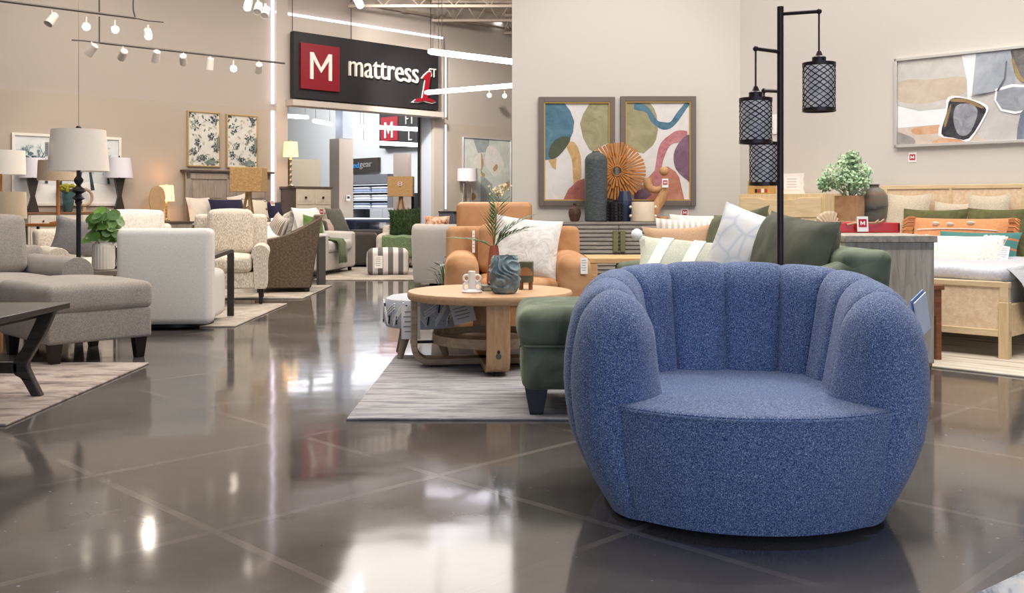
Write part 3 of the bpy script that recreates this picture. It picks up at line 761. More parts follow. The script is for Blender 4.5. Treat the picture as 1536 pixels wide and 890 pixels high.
# ------------------------------------------------------------------ seating toolkit (front is local -y, origin on the floor)
def seat_unit(t, w, d, mats, seat_h=.44, arm_h=.6, arm_w=.16, back_h=.8, base_z=.1, arm='box', ncush=1, legs='block', back_t=.2, cush_t=.15, backcush=True, arm_r=.04, legm=None, back_rake=.06, leg_in=.05, arm_slope=0, bc_h=None, arm_d=None):
    fb,fc=mats
    iw=w-2*arm_w; ad=arm_d or d
    mb=MB(); mb.rbox((0,0,(base_z+seat_h-cush_t)/2),(w-.02,d-.04,seat_h-cush_t-base_z),.02,2,1); obj('frame',mb,fb,t)
    bt=MB(); bt.rbox((0,d/2-back_t/2,(seat_h-cush_t+back_h)/2),(w-(.04 if arm=='roll' else .0),back_t,back_h-seat_h+cush_t),.045,3,4,fn=lambda p,u: Vector((p.x,p.y+back_rake*max(0,u[2]+.2),p.z))); obj('backrest',bt,fb,t)
    for s in (-1,1):
        mb=MB(); x=s*(w/2-arm_w/2); yc=(d-ad)/2
        if arm=='box':
            mb.rbox((x,yc,(base_z+arm_h)/2),(arm_w,ad,arm_h-base_z),arm_r,3,4,puff=(.008,.006,.012),fn=lambda p,u: Vector((p.x,p.y,p.z+(arm_slope*(u[1]*.5+.5)**2 if u[2]>0 else 0))))
        else:
            rr=arm_w/2+.01
            prof=[(arm_w*.36,base_z)]+[(rr*math.cos(a),arm_h-rr+rr*math.sin(a)) for a in [R(-35+i*250/16) for i in range(17)]]+[(-arm_w*.36,base_z)]
            prof=[(x+(a*s if s<0 else a),b_) for a,b_ in prof]
            mb.prism(prof,-ad/2+yc+.01,ad/2+yc-.02,'y'); 
        obj('arm',mb,fb,t,.012 if arm=='roll' else 0)
    for i in range(ncush):
        cw=iw/ncush; mb=MB(); mb.rbox((-iw/2+cw*(i+.5),-.01-back_t/2+.0,seat_h-cush_t/2),(cw-.008,d-back_t-.0,cush_t),.045,3,6,puff=(.0,.012,.025)); obj('seat_cushion',mb,fc,t)
        if backcush:
            bh=(bc_h or back_h+.03)-seat_h
            mb=MB(); mb.rbox((-iw/2+cw*(i+.5),d/2-back_t-.06,seat_h+bh/2),(cw-.01,.17,bh),.06,3,6,puff=(.0,.035,.02),rot=(R(-9),0,0)); obj('back_cushion',mb,fc,t)
    if legs:
        for sx in (-1,1):
            for sy in (-1,1):
                mb=MB(); x=sx*(w/2-leg_in-.02); y=sy*(d/2-leg_in-.02)
                if legs=='block': mb.lathe([(.030,.0),(.042,base_z+.005)],(x,y,0),4,rot=(0,0,R(45)))
                else: mb.lathe([(.014,0),(.02,.02),(.017,.04),(.028,base_z+.005)],(x,y,0),14)
                obj('leg',mb,legm or plain('#2a1c17',.4),t,.003)
    return t
def throw_pillow(name,label,cat,w,h,th,mat,loc,rot,group=None,seed=0,extra=None,pinch=.07):
    """free pillow: Empty at its foot, cover is the part"""
    mb=MB(); mb.pillow(w,h,th,seed=seed,pinch=pinch,wr=.012)
    o=obj(name,mb,mat); o.location=loc; o.rotation_euler=rot; tag(o,label,cat,group); 
    return o

# ------------------------------------------------------------------ green velvet ottoman
GV=velvet('#4c564a','#868f7b'); GVL=velvet('#6d765c','#9aa086')
ot=thing('ottoman','green velvet ottoman with dark legs in front of the round table','ottoman',(.355,4.80,0))
mb=MB(); mb.rbox((0,0,.225),(.62,.62,.20),.04,3,5,puff=(.008,.008,0)); obj('base',mb,GV,ot)
mb=MB(); mb.rbox((0,0,.405),(.65,.65,.17),.055,3,7,puff=(.012,.012,.02)); cu=obj('cushion',mb,GV,ot)
mb=MB(); 
pts=[(-.385,-.31),(.385,-.31),(.385,.31),(-.385,.31)]
mb.tube([(-.305,-.318,.325),(.305,-.318,.325)],.006,6); mb.tube([(-.318,-.30,.325),(-.318,.30,.325)],.006,6); obj('piping',mb,GV,cu)
for sx in (-1,1):
    for sy in (-1,1):
        mb=MB(); mb.prism([(-.03,0),(.03,0),(.055,.135),(-.055,.135)],-.03,.03,'y') if sy<0 else mb.prism([(-.028,0),(.028,0),(.045,.135),(-.045,.135)],-.03,.03,'y')
        o=obj('leg',mb,plain('#17171d',.35),ot,.003); o.location=(sx*.245,sy*.245,.012)

# ------------------------------------------------------------------ green sofa behind the chair, facing left
sf=thing('sofa','dark green velvet sofa with scatter pillows behind the blue chair','sofa',(1.19,5.72,0),R(-90))
seat_unit(sf,2.62,.94,(GV,GV),seat_h=.47,arm_h=.57,arm_w=.17,back_h=.755,base_z=.1,ncush=2,back_t=.22,cush_t=.17,arm_slope=.2,backcush=False,back_rake=.02)
GP=fabric('#232b22','#4f5640',60,bstr=.2)
GP2=fabric('#36402f','#4a5340',60)
pl=[('back_pillow','big dark green sofa back pillow with piped seam beside the near arm',.70,.50,.26,velvet('#3d4038','#5d6053'),(1.36,4.92,.665),(R(-16),R(4),R(-78)),1),
    ('back_pillow','olive green sofa back pillow behind the white crinkled pillow',.62,.50,.22,velvet('#4a4c3a','#66684f'),(1.36,6.15,.685),(R(-14),R(-6),R(-70)),2)]
for n_,l,w,h,th,mm,loc,rot,sd in pl: throw_pillow(n_,l,'pillow',w,h,th,mm,loc,rot,seed=sd)
m,nt,b=newmat('crackle_cloth'); b.inputs['Roughness'].default_value=.9
vo=N(nt,'ShaderNodeTexVoronoi',Scale=9.0,feature='DISTANCE_TO_EDGE'); nt.links.new(coord(nt),vo.inputs['Vector']); 
nt.links.new(ramp(nt,vo.outputs[0],[(.0,'#c3c7d2'),(.05,'#d2d5db'),(.14,'#dfdedd')]),b.inputs['Base Color']); CRK=m  # pale blue shade put into the cloth colour along the crinkle lines
throw_pillow('throw_pillow','white crinkled pillow with pale blue shade leaning on green sofa by lamp pole','pillow',.48,.48,.17,CRK,(1.24,5.25,.69),(R(-16),R(16),R(-40)),seed=5)
sp_=throw_pillow('throw_pillow','sage green pillow with white bands and corner pompoms on the green sofa','pillow',.56,.40,.16,fabric('#adb09e','#c3c5b6',150),(1.00,5.98,.60),(R(-38),R(5),R(-12)),seed=6,pinch=.15)
mb=MB()
for x0,x1 in ((-.17,-.10),(.02,.09),(.17,.21)):
    vs=[];fs=[]
    for j in range(13):
        v_=-1+2*j/12
        for x in (x0,x1):
            u=(x+.06*v_)/.28; q=max(0,1-u*u)*max(0,1-v_*v_); vs.append((x+.06*v_,-.08*q**.42-.004,v_*.20*(1-.07*(1-u*u)*abs(v_))))
    for j in range(12): fs.append((2*j,2*j+1,2*j+3,2*j+2))
    mb.add(vs,fs)
plabel(obj('band',mb,plain('#dddcd8',.9),sp_),'white woven bands')
for x in (-.28,.27):
    mb=MB(); mb.sph((x,-.01,.19),.035,14); obj('pompom',mb,fabric('#dfe3e4','#f6f6f4',90,bstr=1),sp_)
throw_pillow('throw_pillow','tan linen pillow standing behind the sage banded pillow','pillow',.52,.42,.14,fabric('#a88869','#bf9d7e',180),(1.10,6.42,.645),(R(-22),R(-4),R(-8)),seed=7,pinch=.16)
throw_pillow('throw_pillow','cream pillow with raised vertical stripes at the back of green sofa','pillow',.52,.36,.14,stripes('#bdb2a6','#dcd5cc',26,'x',.45),(1.22,6.75,.69),(R(-14),R(2),R(-4)),seed=8)
throw_pillow('throw_pillow','plain ivory pillow standing against the far arm of the green sofa','pillow',.50,.40,.13,stripes('#d2cac0','#dcd6ce',14,'x',.5),(1.33,6.86,.70),(R(-8),R(0),R(-4)),seed=9)

# ------------------------------------------------------------------ grey wood sideboard behind the sofa (end panel to camera)
GW=wood('#a09686','#cdc3b4',4,'z',.55); GWX=wood('#91887c','#b9b0a4',4,'y',.55)
cb=thing('sideboard','grey weathered wood sideboard with gold legs behind the green sofa','sideboard',(1.925,5.95,0))
mb=MB(); mb.box((0,0,.46),(.455,1.66,.62)); obj('body',mb,GW,cb,.004)
mb=MB(); mb.box((0,0,.785),(.475,1.70,.035)); plabel(obj('top',mb,GWX,cb,.004),'grey wood top board')
for x in (-.195,.208):
    for y in (-.79,.78):
        mb=MB(); mb.lathe([(.013,0),(.024,.15)],(x,y,0),12); mb.box((x-.02*(1 if x>0 else -1),y,.142),(.07,.05,.016)); plabel(obj('leg',mb,plain('#a5792f',.35,.7),cb),'gold metal leg')
for y in (-.41,.41):
    mb=MB(); mb.box((-.232,y,.46),(.016,.78,.56)); dd=obj('door',mb,GW,cb,.003)
    mb=MB(); mb.box((-.246,y+(.33 if y<0 else -.33),.50),(.014,.015,.14)); obj('handle',mb,plain('#a5792f',.35,.7),dd)
CT=.8025
tr=thing('serving_tray','shiny red rectangular tray with twig handles on the grey sideboard','tray',(1.965,5.78,CT))
RL=plain('#c81f1c',.25,coat=.3)
mb=MB(); mb.box((0,0,.006),(.42,.30,.012))
for s in (-1,1): mb.box((0,s*.144,.032),(.42,.012,.05)); mb.box((s*.204,0,.032),(.012,.30,.05))
obj('body',mb,RL,tr,.003)
for s in (-1,1):
    mb=MB(); mb.tube([(-.09,s*.155,.045),(-.05,s*.165,.055),(0,s*.166,.056),(.06,s*.165,.054),(.10,s*.155,.06),(.12,s*.152,.075)],.006,8); mb.tube([(.06,s*.165,.054),(.085,s*.163,.072)],.005,6); plabel(obj('handle',mb,plain('#a98a6a',.4,.5),tr),'brass twig shaped handle')
    if s<0: tag_card(tr,(-.01,-.178,.05),(R(-6),0,0),.062,.085)
# planter with fluffy plant
pp=thing('potted_plant','pale green fluffy plant in sand coloured stone pot on sideboard','plant',(gx(1274,6.25),6.25,CT))
mb=MB(); mb.lathe([(.062,0),(.08,.008),(.088,.08),(.090,.15),(.088,.215),(.078,.215),(.076,.16)],(0,0,0),32); obj('pot',mb,ramp3('sand_pot',[(.35,'#a57f5c'),(.6,'#c79f78')],7),pp)
mb=MB(); rnd=random.Random(3)
BL=[(-.085,0,.335,.085),(.0,.02,.40,.085),(.07,0,.345,.075),(-.15,.0,.285,.05),(.04,-.05,.29,.075),(-.04,-.05,.30,.08),(.02,0,.445,.05)]
for i in range(1700):
    q_=BL[i%7]; dd=Vector((rnd.gauss(0,1),rnd.gauss(0,1),rnd.gauss(0,1))).normalized()*q_[3]*rnd.random()**.4
    c=Vector(q_[:3])+dd
    d=Vector((rnd.uniform(-1,1),rnd.uniform(-1,1),rnd.uniform(-.3,1))).normalized(); w=d.orthogonal().normalized()*.006; L=rnd.uniform(.014,.026)
    mb.add([c-w,c+d*L*.5-w*1.6,c+d*L,c+d*L*.5+w*1.6,c+w],[(0,1,2,3,4)])
o=obj('foliage',mb,plain('#a9c49a',.6,var=.3),pp); o['kind']='stuff'
mb=MB()
for i in range(16):
    a=rnd.random()*2*PI; rr=rnd.uniform(.04,.13); mb.tube([(0,0,.17),(rr*.5*math.cos(a),rr*.5*math.sin(a),.24),(rr*math.cos(a)-.02,rr*math.sin(a),.33-rr*.4)],.0025,5)
obj('stem',mb,plain('#8fa37c',.6),pp)
vv=thing('ceramic_vase','dark glazed shouldered pottery vase right of the fluffy plant','vase',(gx(1310,6.3),6.32,CT))
mb=MB(); mb.lathe([(.06,0),(.07,.01),(.088,.08),(.096,.16),(.092,.215),(.07,.252),(.042,.268),(.040,.278),(.048,.286),(.042,.288),(.034,.27),(.03,.2)],(0,0,0),36); obj('vessel',mb,ramp3('dark_glaze',[(.3,'#46423d'),(.45,'#77756a'),(.6,'#8a7060'),(.75,'#969c8e')],4,rough=.3,stretch=(.6,.6,2.5),bstr=.05),vv)
sh=thing('shell_bowl','cream fan shaped decorative shell standing left of the plant pot','ornament',(gx(1247,6.2),6.2,CT))
mb=MB(); vs=[];fs=[]
for i in range(25):
    a=R(10+160*i/24)
    for j in range(7):
        r=.115*j/6; vs.append((r*math.cos(a)*.9,(.012 if i%2 else -.006)*j/6+.03*(j/6)**2,.012+r*math.sin(a)*.95))
for i in range(24):
    for j in range(6): fs.append((i*7+j,i*7+j+1,(i+1)*7+j+1,(i+1)*7+j))
mb.add(vs,fs); mb.box((0,.01,.006),(.08,.05,.012)); o=obj('shell',mb,plain('#d9c6aa',.6),sh); sl=o.modifiers.new('thick','SOLIDIFY'); sl.thickness=.006

# ------------------------------------------------------------------ floor lamp with three mesh shades
BRZ=plain('#3a2d2d',.35,.5)
lx,ly=gx(1170.5,4.16),4.16
fl=thing('floor_lamp','tall dark bronze floor lamp with three pierced metal drum shades','floor lamp',(lx,ly,0))
mb=MB(); mb.lathe([(.13,0),(.135,.006),(.135,.018),(.05,.028),(.02,.035)],(0,0,0),36); obj('base',mb,BRZ,fl)
mb=MB(); mb.tube([(0,0,.03),(0,0,gz(10,ly))],.0135,16); obj('pole',mb,BRZ,fl)
m,nt,b=newmat('inner_shade'); b.inputs['Base Color'].default_value=lin('#cfd2dc'); b.inputs['Roughness'].default_value=.7; nt.nodes['Material Output']; tr_=nt.nodes.new('ShaderNodeBsdfTranslucent'); tr_.inputs[0].default_value=(.9,.9,.93,1); ms=nt.nodes.new('ShaderNodeMixShader'); ms.inputs[0].default_value=.35; nt.links.new(b.outputs[0],ms.inputs[1]); nt.links.new(tr_.outputs[0],ms.inputs[2]); nt.links.new(ms.outputs[0],nt.nodes['Material Output'].inputs['Surface']); b.inputs['Base Color'].default_value=lin('#e3e4ea'); INSH=m
def drum(px0,px1,py0,py1,hang_px,arm_py,dy,pole_py,lab):
    D=ly+dy; cx=gx((px0+px1)/2,D)-lx; r=(px1-px0)/2/F*D; z1=gz(py0,D); z0=gz(py1,D); hz=gz(arm_py,D)
    ar=MB(); ar.tube([(0,0,gz(pole_py,ly)),(cx,dy,hz)],.008,10); ar.sph((cx,dy,hz),.012,10); a=obj('arm',ar,BRZ,fl)
    co=MB(); co.tube([(cx,dy,hz),(cx,dy,z1+.055)],.004,6); obj('cord',co,BRZ,fl)
    sd=MB(); n=12; 
    # pierced metal: crossing helices plus rims
    for k in range(n):
        for sgn in (-1,1):
            pts=[]; turns=.65
            for i in range(41):
                t=i/40; a_=2*PI*k/n+sgn*turns*2*PI*t; pts.append((cx+r*math.cos(a_),dy+r*math.sin(a_),lerp(z0,z1,t)))
            sd.tube(pts,.0021,4)
    for z in (z0,z1): sd.ribbon([(cx+r*math.cos(2*PI*i/40),dy+r*math.sin(2*PI*i/40)) for i in range(40)],.006,z-.007,z+.007,'z',True)
    s_=plabel(obj('lamp_shade',sd,BRZ,fl),lab)
    li=MB(); li.lathe([(r-.006,z0+.004),(r-.006,z1-.004)],(cx,dy,0),36,cap=False); plabel(obj('liner',li,INSH,s_),'pale translucent inner liner')
    cp=MB(); cp.lathe([(.028,z1-.01),(.028,z1+.03),(.016,z1+.036),(.008,z1+.055)],(cx,dy,0),16); cp.tube([(cx,dy,z1),(cx+r,dy,z1)],.004,6); cp.tube([(cx,dy,z1),(cx-r,dy,z1)],.004,6); obj('socket_cap',cp,BRZ,s_)
drum(1205,1252,97,165,1230,17,-.06,21,'upper right pierced metal drum shade')
drum(1110,1157,150,213,1134,73,-.10,78,'left pierced metal drum shade')
drum(1125,1167,216,276,1147,136,.10,137,'lowest pierced metal drum shade behind the pole')

# ------------------------------------------------------------------ oak end table by the sofa
et=thing('end_table','light oak open frame end table between orange armchair and sofa','side table',(gx(948,6.95),7.15,0))
OKL=wood('#b98f62','#d3ab7c',5,'x'); w,d,h=.60,.50,.595
mb=MB(); mb.box((0,0,h-.018),(w,d,.036)); obj('tabletop',mb,OKL,et,.004)
for sx in (-1,1):
    for sy in (-1,1):
        mb=MB(); mb.box((sx*(w/2-.03),sy*(d/2-.03),(h-.036)/2),(.055,.055,h-.036)); obj('leg',mb,OKL,et,.004)
mb=MB(); mb.box((0,0,.16),(w-.06,d-.06,.03)); obj('lower_shelf',mb,OKL,et,.003)
# ------------------------------------------------------------------ pictures
def stroke(path, w, per=6):
    P=[Vector(p) for p in sp2(path,per,False)]; L=[];Q=[]
    for i in range(len(P)):
        t=(P[min(i+1,len(P)-1)]-P[max(i-1,0)]).normalized(); n=Vector((-t.y,t.x)); ww=w*(.95+.1*math.sin(i*.7))
        L.append(P[i]+n*ww/2); Q.append(P[i]-n*ww/2)
    return [(p.x,p.y) for p in L+Q[::-1]]
def framed(name,label,loc,rz,w,h,fw,fd,framem,art,canvas,inner=None,cat='picture',group=None,fmt=None):
    """picture standing with its back at local y=0, bottom at z=0; art = [(material, outline in 0..1)]"""
    t=thing(name,label,cat,loc,rz,group)
    mb=MB()
    for s in (-1,1):
        mb.box((s*(w/2-fw/2),-fd/2,h/2),(fw,fd,h)); mb.box((0,-fd/2,h/2+s*(h/2-fw/2)),(w-2*fw,fd,fw))
    obj('frame',mb,framem,t,.003)
    iw,ih=w-2*fw,h-2*fw
    if inner:
        mb=MB(); q=.012
        for s in (-1,1):
            mb.box((s*(iw/2-q/2),-fd*.4,h/2),(q,fd*.8,ih)); mb.box((0,-fd*.4,h/2+s*(ih/2-q/2)),(iw-2*q,fd*.8,q))
        plabel(obj('liner',mb,inner,t,smooth=False),'gold inner liner'); iw-=2*q; ih-=2*q
    mb=MB(); mats=[canvas]; mb.box((0,-fd*.22,h/2),(iw,fd*.4,ih))
    y0=-fd*.43; stp=min(.0006,.014/max(1,len(art)))
    P=lambda u,v,d: (-iw/2+u*iw, y0-stp*d, h/2-ih/2+v*ih)
    for i,(mm,poly) in enumerate(art):
        if mm not in mats: mats.append(mm)
        mb.mat(mats.index(mm)); mb.flat(c01(poly),i+1,P)
    obj('canvas',mb,mats,t,smooth=False); return t
GOLD=plain('#c79a4e',.3,.8); TAUPE=plain('#6d625a',.6)
CANV=paint('#d3cec8','#e3ded8',5)
ABLUE=paint('#356380','#5a8aa3',6); AOLIVE=paint('#8f8a5c','#b0a878',6); AGREEN=paint('#44553f','#5d6748',8); AOCH=paint('#c58b3c','#e0b878',9)
ARED=paint('#b3554d','#c97565',8); APINK=paint('#b85560','#d3878a',9); APLUM=paint('#6d4658','#8c6a80',9); ACOR=paint('#bb5d44','#d3876a',7)
pa=[(ABLUE,[(0,1),(.31,1),(.40,.92),(.46,.81),(.44,.70),(.38,.61),(.28,.5),(.13,.42),(0,.41)]),
    (AOLIVE,[(.70,1),(1,1),(1,.59),(.88,.55),(.76,.50),(.70,.52),(.6,.64),(.55,.79),(.6,.89)]),
    (AOCH,sp2([(.33,.57),(.45,.60),(.54,.5),(.57,.35),(.56,.2),(.47,.10),(.44,.25),(.42,.42)],4)),
    (AOCH,[(.05,.41),(.18,.43),(.17,.31),(.12,.33)]),
    (AGREEN,sp2([(.05,.47),(.13,.6),(.28,.655),(.40,.63),(.28,.5),(.13,.42)],4)),
    (ARED,[(.29,0),(.36,.1),(.5,.19),(.63,.22),(.85,.3),(1,.25),(1,0)])]
pb=[(AOLIVE,[(0,1),(.37,1),(.44,.94),(.48,.87),(.50,.72),(.47,.62),(.42,.56),(.27,.475),(.1,.5),(0,.57)]),
    (ABLUE,stroke([(.12,.97),(.32,.93),(.42,.83),(.53,.77),(.7,.77),(.84,.88),(1.0,1.02)],.075)),
    (ACOR,[(.15,0),(.22,.1),(.32,.21),(.49,.33),(.66,.34),(.78,.29),(.84,.23),(.92,0)]),
    (APINK,stroke([(.49,.13),(.51,.34),(.59,.54),(.76,.64),(.97,.655)],.12)),
    (APLUM,sp2([(1,.67),(.84,.59),(.75,.46),(.79,.31),(.97,.2),(1,.2),(1,.45)],3)),
    (APLUM,[(.12,.08),(.3,.12),(.4,.05),(.3,0),(.12,0)])]
def wallpic(px0,px1,py0,py1): 
    D=YW-.0; return gx((px0+px1)/2,D),gx(px1,D)-gx(px0,D),gz(py1,D),gz(py0,D)-gz(py1,D)
x,w,z,h=wallpic(808,922,146,309)
framed('framed_art','abstract painting in taupe frame with blue shape and ochre stroke','picture' and (x,YW-.002,z),0,w,h,.052,.045,TAUPE,pa,CANV,GOLD,group=None)
x,w,z,h=wallpic(930,1043,145,309)
framed('framed_art','abstract painting in taupe frame with blue wave stroke and plum shape',(x,YW-.002,z),0,w,h,.052,.045,TAUPE,pb,CANV,GOLD)
def sticker(label,loc,rz):
    t=thing('wall_tag',label,'tag',loc,rz); mb=MB(); mb.box((0,-.003,0),(.07,.004,.085)); obj('card',mb,WHITE,t,smooth=False)
    mb=MB(); mb.mat(0).box((0,-.006,.0),(.05,.002,.05)); mb.mat(1); letter_M(mb,.032,.028,.007,-.0085,-.0072); plabel(obj('logo',mb,[RED,WHITE],t,smooth=False),'red square with white M')
sticker('small white wall tag with red M below the right taupe framed painting',Vector((gx(1027,YW),YW,gz(319,YW))),0)
p=WR(1369,236); sticker('small white wall tag with red M below the long silver framed painting',p,R(-45))
p=WR(1158,187,0); t=thing('wall_plate','white blank wall plate behind the tall floor lamp','switch plate',p,R(-45)); mb=MB(); mb.box((0,-.006,0),(.11,.012,.19)); obj('plate',mb,WHITE,t,.003); mb=MB(); mb.box((0,-.014,0),(.05,.006,.09)); obj('rocker',mb,plain('#e0deda',.4),t,.002)
# long painting on the right wall, outlines taken on the wall plane
bpx=thing('framed_art','long abstract painting in thin silver frame with dark stone shapes','picture',BASE_R,R(-45))
u0,u1=sR(1344),sR(1640); zt=zR(1344,89); zb=zR(1344,222); fd=.045
mb=MB()
for s,z in ((0,zb+.012),(0,zt-.012)): mb.box(((u0+u1)/2,-fd/2,z),(u1-u0,fd,.024))
for s in (u0+.012,u1-.012): mb.box((s,-fd/2,(zt+zb)/2),(.024,fd,zt-zb))
obj('frame',mb,plain('#d6d2cc',.35,.4),bpx,.002)
mats=[paint('#b5afa9','#cfcac6',4)]; mb=MB(); mb.box(((u0+u1)/2,-.012,(zt+zb)/2),(u1-u0-.05,.02,zt-zb-.05))
def PW(px,py): return (max(u0+.026,min(u1-.026,sR(px))),max(zb+.026,min(zt-.026,zR(px,py))))
arts=[(paint('#c3bdb3','#d4cec4',5),[(1340,85),(1445,75),(1452,110),(1450,140),(1425,150),(1400,165),(1375,163),(1340,150)],4),
 (paint('#c3ad90','#d5c4aa',6),[(1344,128),(1362,120),(1395,120),(1448,116),(1450,138),(1425,148),(1380,156),(1344,150)],4),
 (paint('#e6e4e4','#f3f1f0',5),[(1340,160),(1380,167),(1424,163),(1414,187),(1340,193)],1),
 (paint('#cdb59d','#ddccbb',5),[(1340,193),(1414,188),(1470,205),(1480,214),(1340,225)],1),
 (paint('#dd8f55','#e6bb95',6),[(1372,193),(1410,188),(1412,199),(1375,202)],3),
 (paint('#d98d58','#e3b48b',6),[(1402,212),(1420,206),(1450,209),(1445,216),(1404,217)],3),
 (paint('#8f8983','#b5aea8',7),[(1340,199),(1362,203),(1374,210),(1370,222),(1340,225)],3),
 (paint('#dfe0e3','#f0f0f1',5),[(1444,78),(1466,76),(1459,150),(1453,148),(1452,120)],1),
 (paint('#8d97a3','#b4bac2',4),[(1466,74),(1522,68),(1524,128),(1497,137),(1461,143)],1),
 (paint('#e6e5e6','#f2f1f1',5),[(1424,146),(1448,146),(1482,158),(1480,175),(1456,212),(1440,209),(1409,203),(1420,168)],3),
 (paint('#232226','#54525a',9),[(1428,149),(1452,149),(1479,161),(1477,175),(1455,208),(1432,207),(1414,201),(1422,170)],3),
 (paint('#6d7079','#a8a8b2',9),[(1438,158),(1462,158),(1468,172),(1456,200),(1440,202),(1432,180)],5),
 (paint('#8a6a3c','#b08f55',8),[(1428,149),(1452,149),(1476,160),(1474,163),(1450,154),(1430,153)],2),
 (paint('#b08a55','#7d6038',8),[(1418,186),(1426,160),(1429,160),(1421,190)],2),
 (paint('#e4e4e6','#f1f1f2',5),[(1495,134),(1545,128),(1545,167),(1503,167)],2),
 (paint('#7f8591','#a3a6b0',7),[(1498,137),(1545,132),(1545,164),(1505,164)],2),
 (paint('#55504f','#8a8484',6),[(1521,66),(1580,60),(1590,100),(1560,125),(1538,121),(1526,105)],3),
 (paint('#8f7340','#b79a63',6),[(1519,90),(1523,90),(1532,112),(1540,122),(1536,124),(1526,114)],2),
 (paint('#5d6b7e','#8794a6',5),[(1533,170),(1560,165),(1570,240),(1530,240)],3),
 (paint('#4a4a50','#71727a',5),[(1456,146),(1476,141),(1497,137),(1494,139),(1474,144)],1),
 (paint('#4a4a50','#71727a',5),[(1497,137),(1508,118),(1511,92),(1512.5,92),(1510,119),(1500,137)],1)]
for i,(mm,poly,per) in enumerate(arts):
    mats.append(mm); mb.mat(len(mats)-1)
    pl=[PW(a,b_) for a,b_ in (sp2(poly,per) if per>1 else poly)]
    mb.flat(pl,i,lambda u,v,d:(u,-.0225-.0005*d,v))
obj('canvas',mb,mats,bpx,smooth=False)

# ------------------------------------------------------------------ louvred sideboard on the frontal wall with its ornaments
SY=9.5; sw_,sh_,sd_=1.37,.805,.46
LV=wood('#7b746d','#a39b92',5,'x',.6); LVD=plain('#3a3632',.8)
so=thing('sideboard','grey louvred two door sideboard under the taupe framed paintings','sideboard',(gx(928.5,SY),SY+sd_/2,0))
mb=MB(); mb.box((0,0,sh_-.014),(sw_,sd_,.028)); obj('top',mb,LV,so,.003)
mb=MB(); mb.box((0,.01,(sh_-.03+.06)/2),(sw_-.03,sd_-.04,sh_-.09)); obj('body',mb,[LVD],so,smooth=False)
for s in (-1,1):
    mb=MB(); dw=sw_/2-.03; x=s*(dw/2+.003)
    mb.box((x,-sd_/2+.015,.42),(dw,.012,.68))
    for i in range(18): mb.box((x,-sd_/2+.006,.10+.0385*i),(dw,.016,.029),(R(-14),0,0))
    dd=obj('door',mb,[LV],so,smooth=False)
    mb=MB(); mb.box((s*.034,-sd_/2-.016,.625),(.046,.022,.205)); plabel(obj('handle',mb,plain('#8d8a5f',.4,.5),dd,.002),'olive brass plate handle')
for sx in (-1,1):
    for sy in (-1,1):
        mb=MB(); mb.box((sx*.6,sy*.18,.03),(.06,.05,.06)); obj('foot',mb,LVD,so)
ZS=sh_; 
def onSB(px,dy): return (gx(px,SY+dy),SY+dy,ZS)
def PXM(px,D): return px/F*D
D1=SY+.15
t=thing('vase','small round brown wooden vase with narrow neck at sideboard left','vase',onSB(862,.15))
mb=MB(); mb.lathe([(.030,0),(.044,.01),(.058,.06),(.062,.09),(.052,.125),(.026,.142),(.016,.15),(.015,.168),(.022,.172),(.012,.172)],(0,0,0),32); obj('vessel',mb,wood('#3a2a22','#5c4436',9,'z'),t)
t=thing('vase','tall dark grey brushed cylinder vase with rounded top on sideboard','vase',onSB(894,.14))
r=PXM(17,SY+.14); hh=PXM(107,SY+.14)-.005
mb=MB(); mb.lathe([(r*.9,0),(r,.012),(r,.08),(r*1.0,hh-.10)]+[(r*math.cos(a)*1.0 if a<1.2 else r*.36,hh-.10+.09*math.sin(a)) for a in [R(10*i) for i in range(1,8)]]+[(r*.34,hh-.004),(r*.28,hh-.01),(r*.2,hh-.06)],(0,0,0),40); obj('vessel',mb,ramp3('brushed_grey',[(.3,'#3c4142'),(.55,'#545a5b'),(.75,'#73797a')],30,rough=.3,stretch=(1,1,5),bstr=.01),t)
t=thing('vase','black vase covered in raised square studs on the sideboard','vase',onSB(923,.10))
r=PXM(11,SY+.1); mb=MB(); mb.lathe([(r*.9,0),(r*.93,.01),(r*.93,.18),(r*.85,.185),(r*.8,.05)],(0,0,0),32); v_=obj('vessel',mb,plain('#121216',.3),t)
mb=MB()
for i in range(12):
    for j in range(6):
        a=2*PI*i/12; mb.box((r*.97*math.cos(a),r*.97*math.sin(a),.022+.028*j),(.016,.02,.02),(0,0,a))
obj('stud',mb,plain('#16161b',.3),v_,.002)['kind']='stuff'
t=thing('vase','tall navy blue faceted vase behind the black studded vase','vase',onSB(937,.24))
mb=MB(); mb.lathe([(.055,0),(.06,.01),(.075,.16),(.072,.20),(.050,.29),(.046,.295),(.04,.28),(.04,.1)],(0,0,0),10); obj('vessel',mb,plain('#2b3550',.3),t,smooth=False)
t=thing('planter_cup','cream ceramic cup with small ball knobs on its sides','cup',onSB(964.5,.12))
r=PXM(17,SY+.12); mb=MB(); mb.lathe([(r*.93,0),(r,.008),(r,.185),(r*.97,.19),(r*.9,.188),(r*.9,.02)],(0,0,0),40); v_=obj('vessel',mb,plain('#e0cfb4',.5,var=.05),t)
for s in (-1,1):
    for z in (.055,.14): mb=MB(); mb.sph((s*(r+.010),0,z),.015,12); obj('knob',mb,plain('#ece2d2',.5),v_)
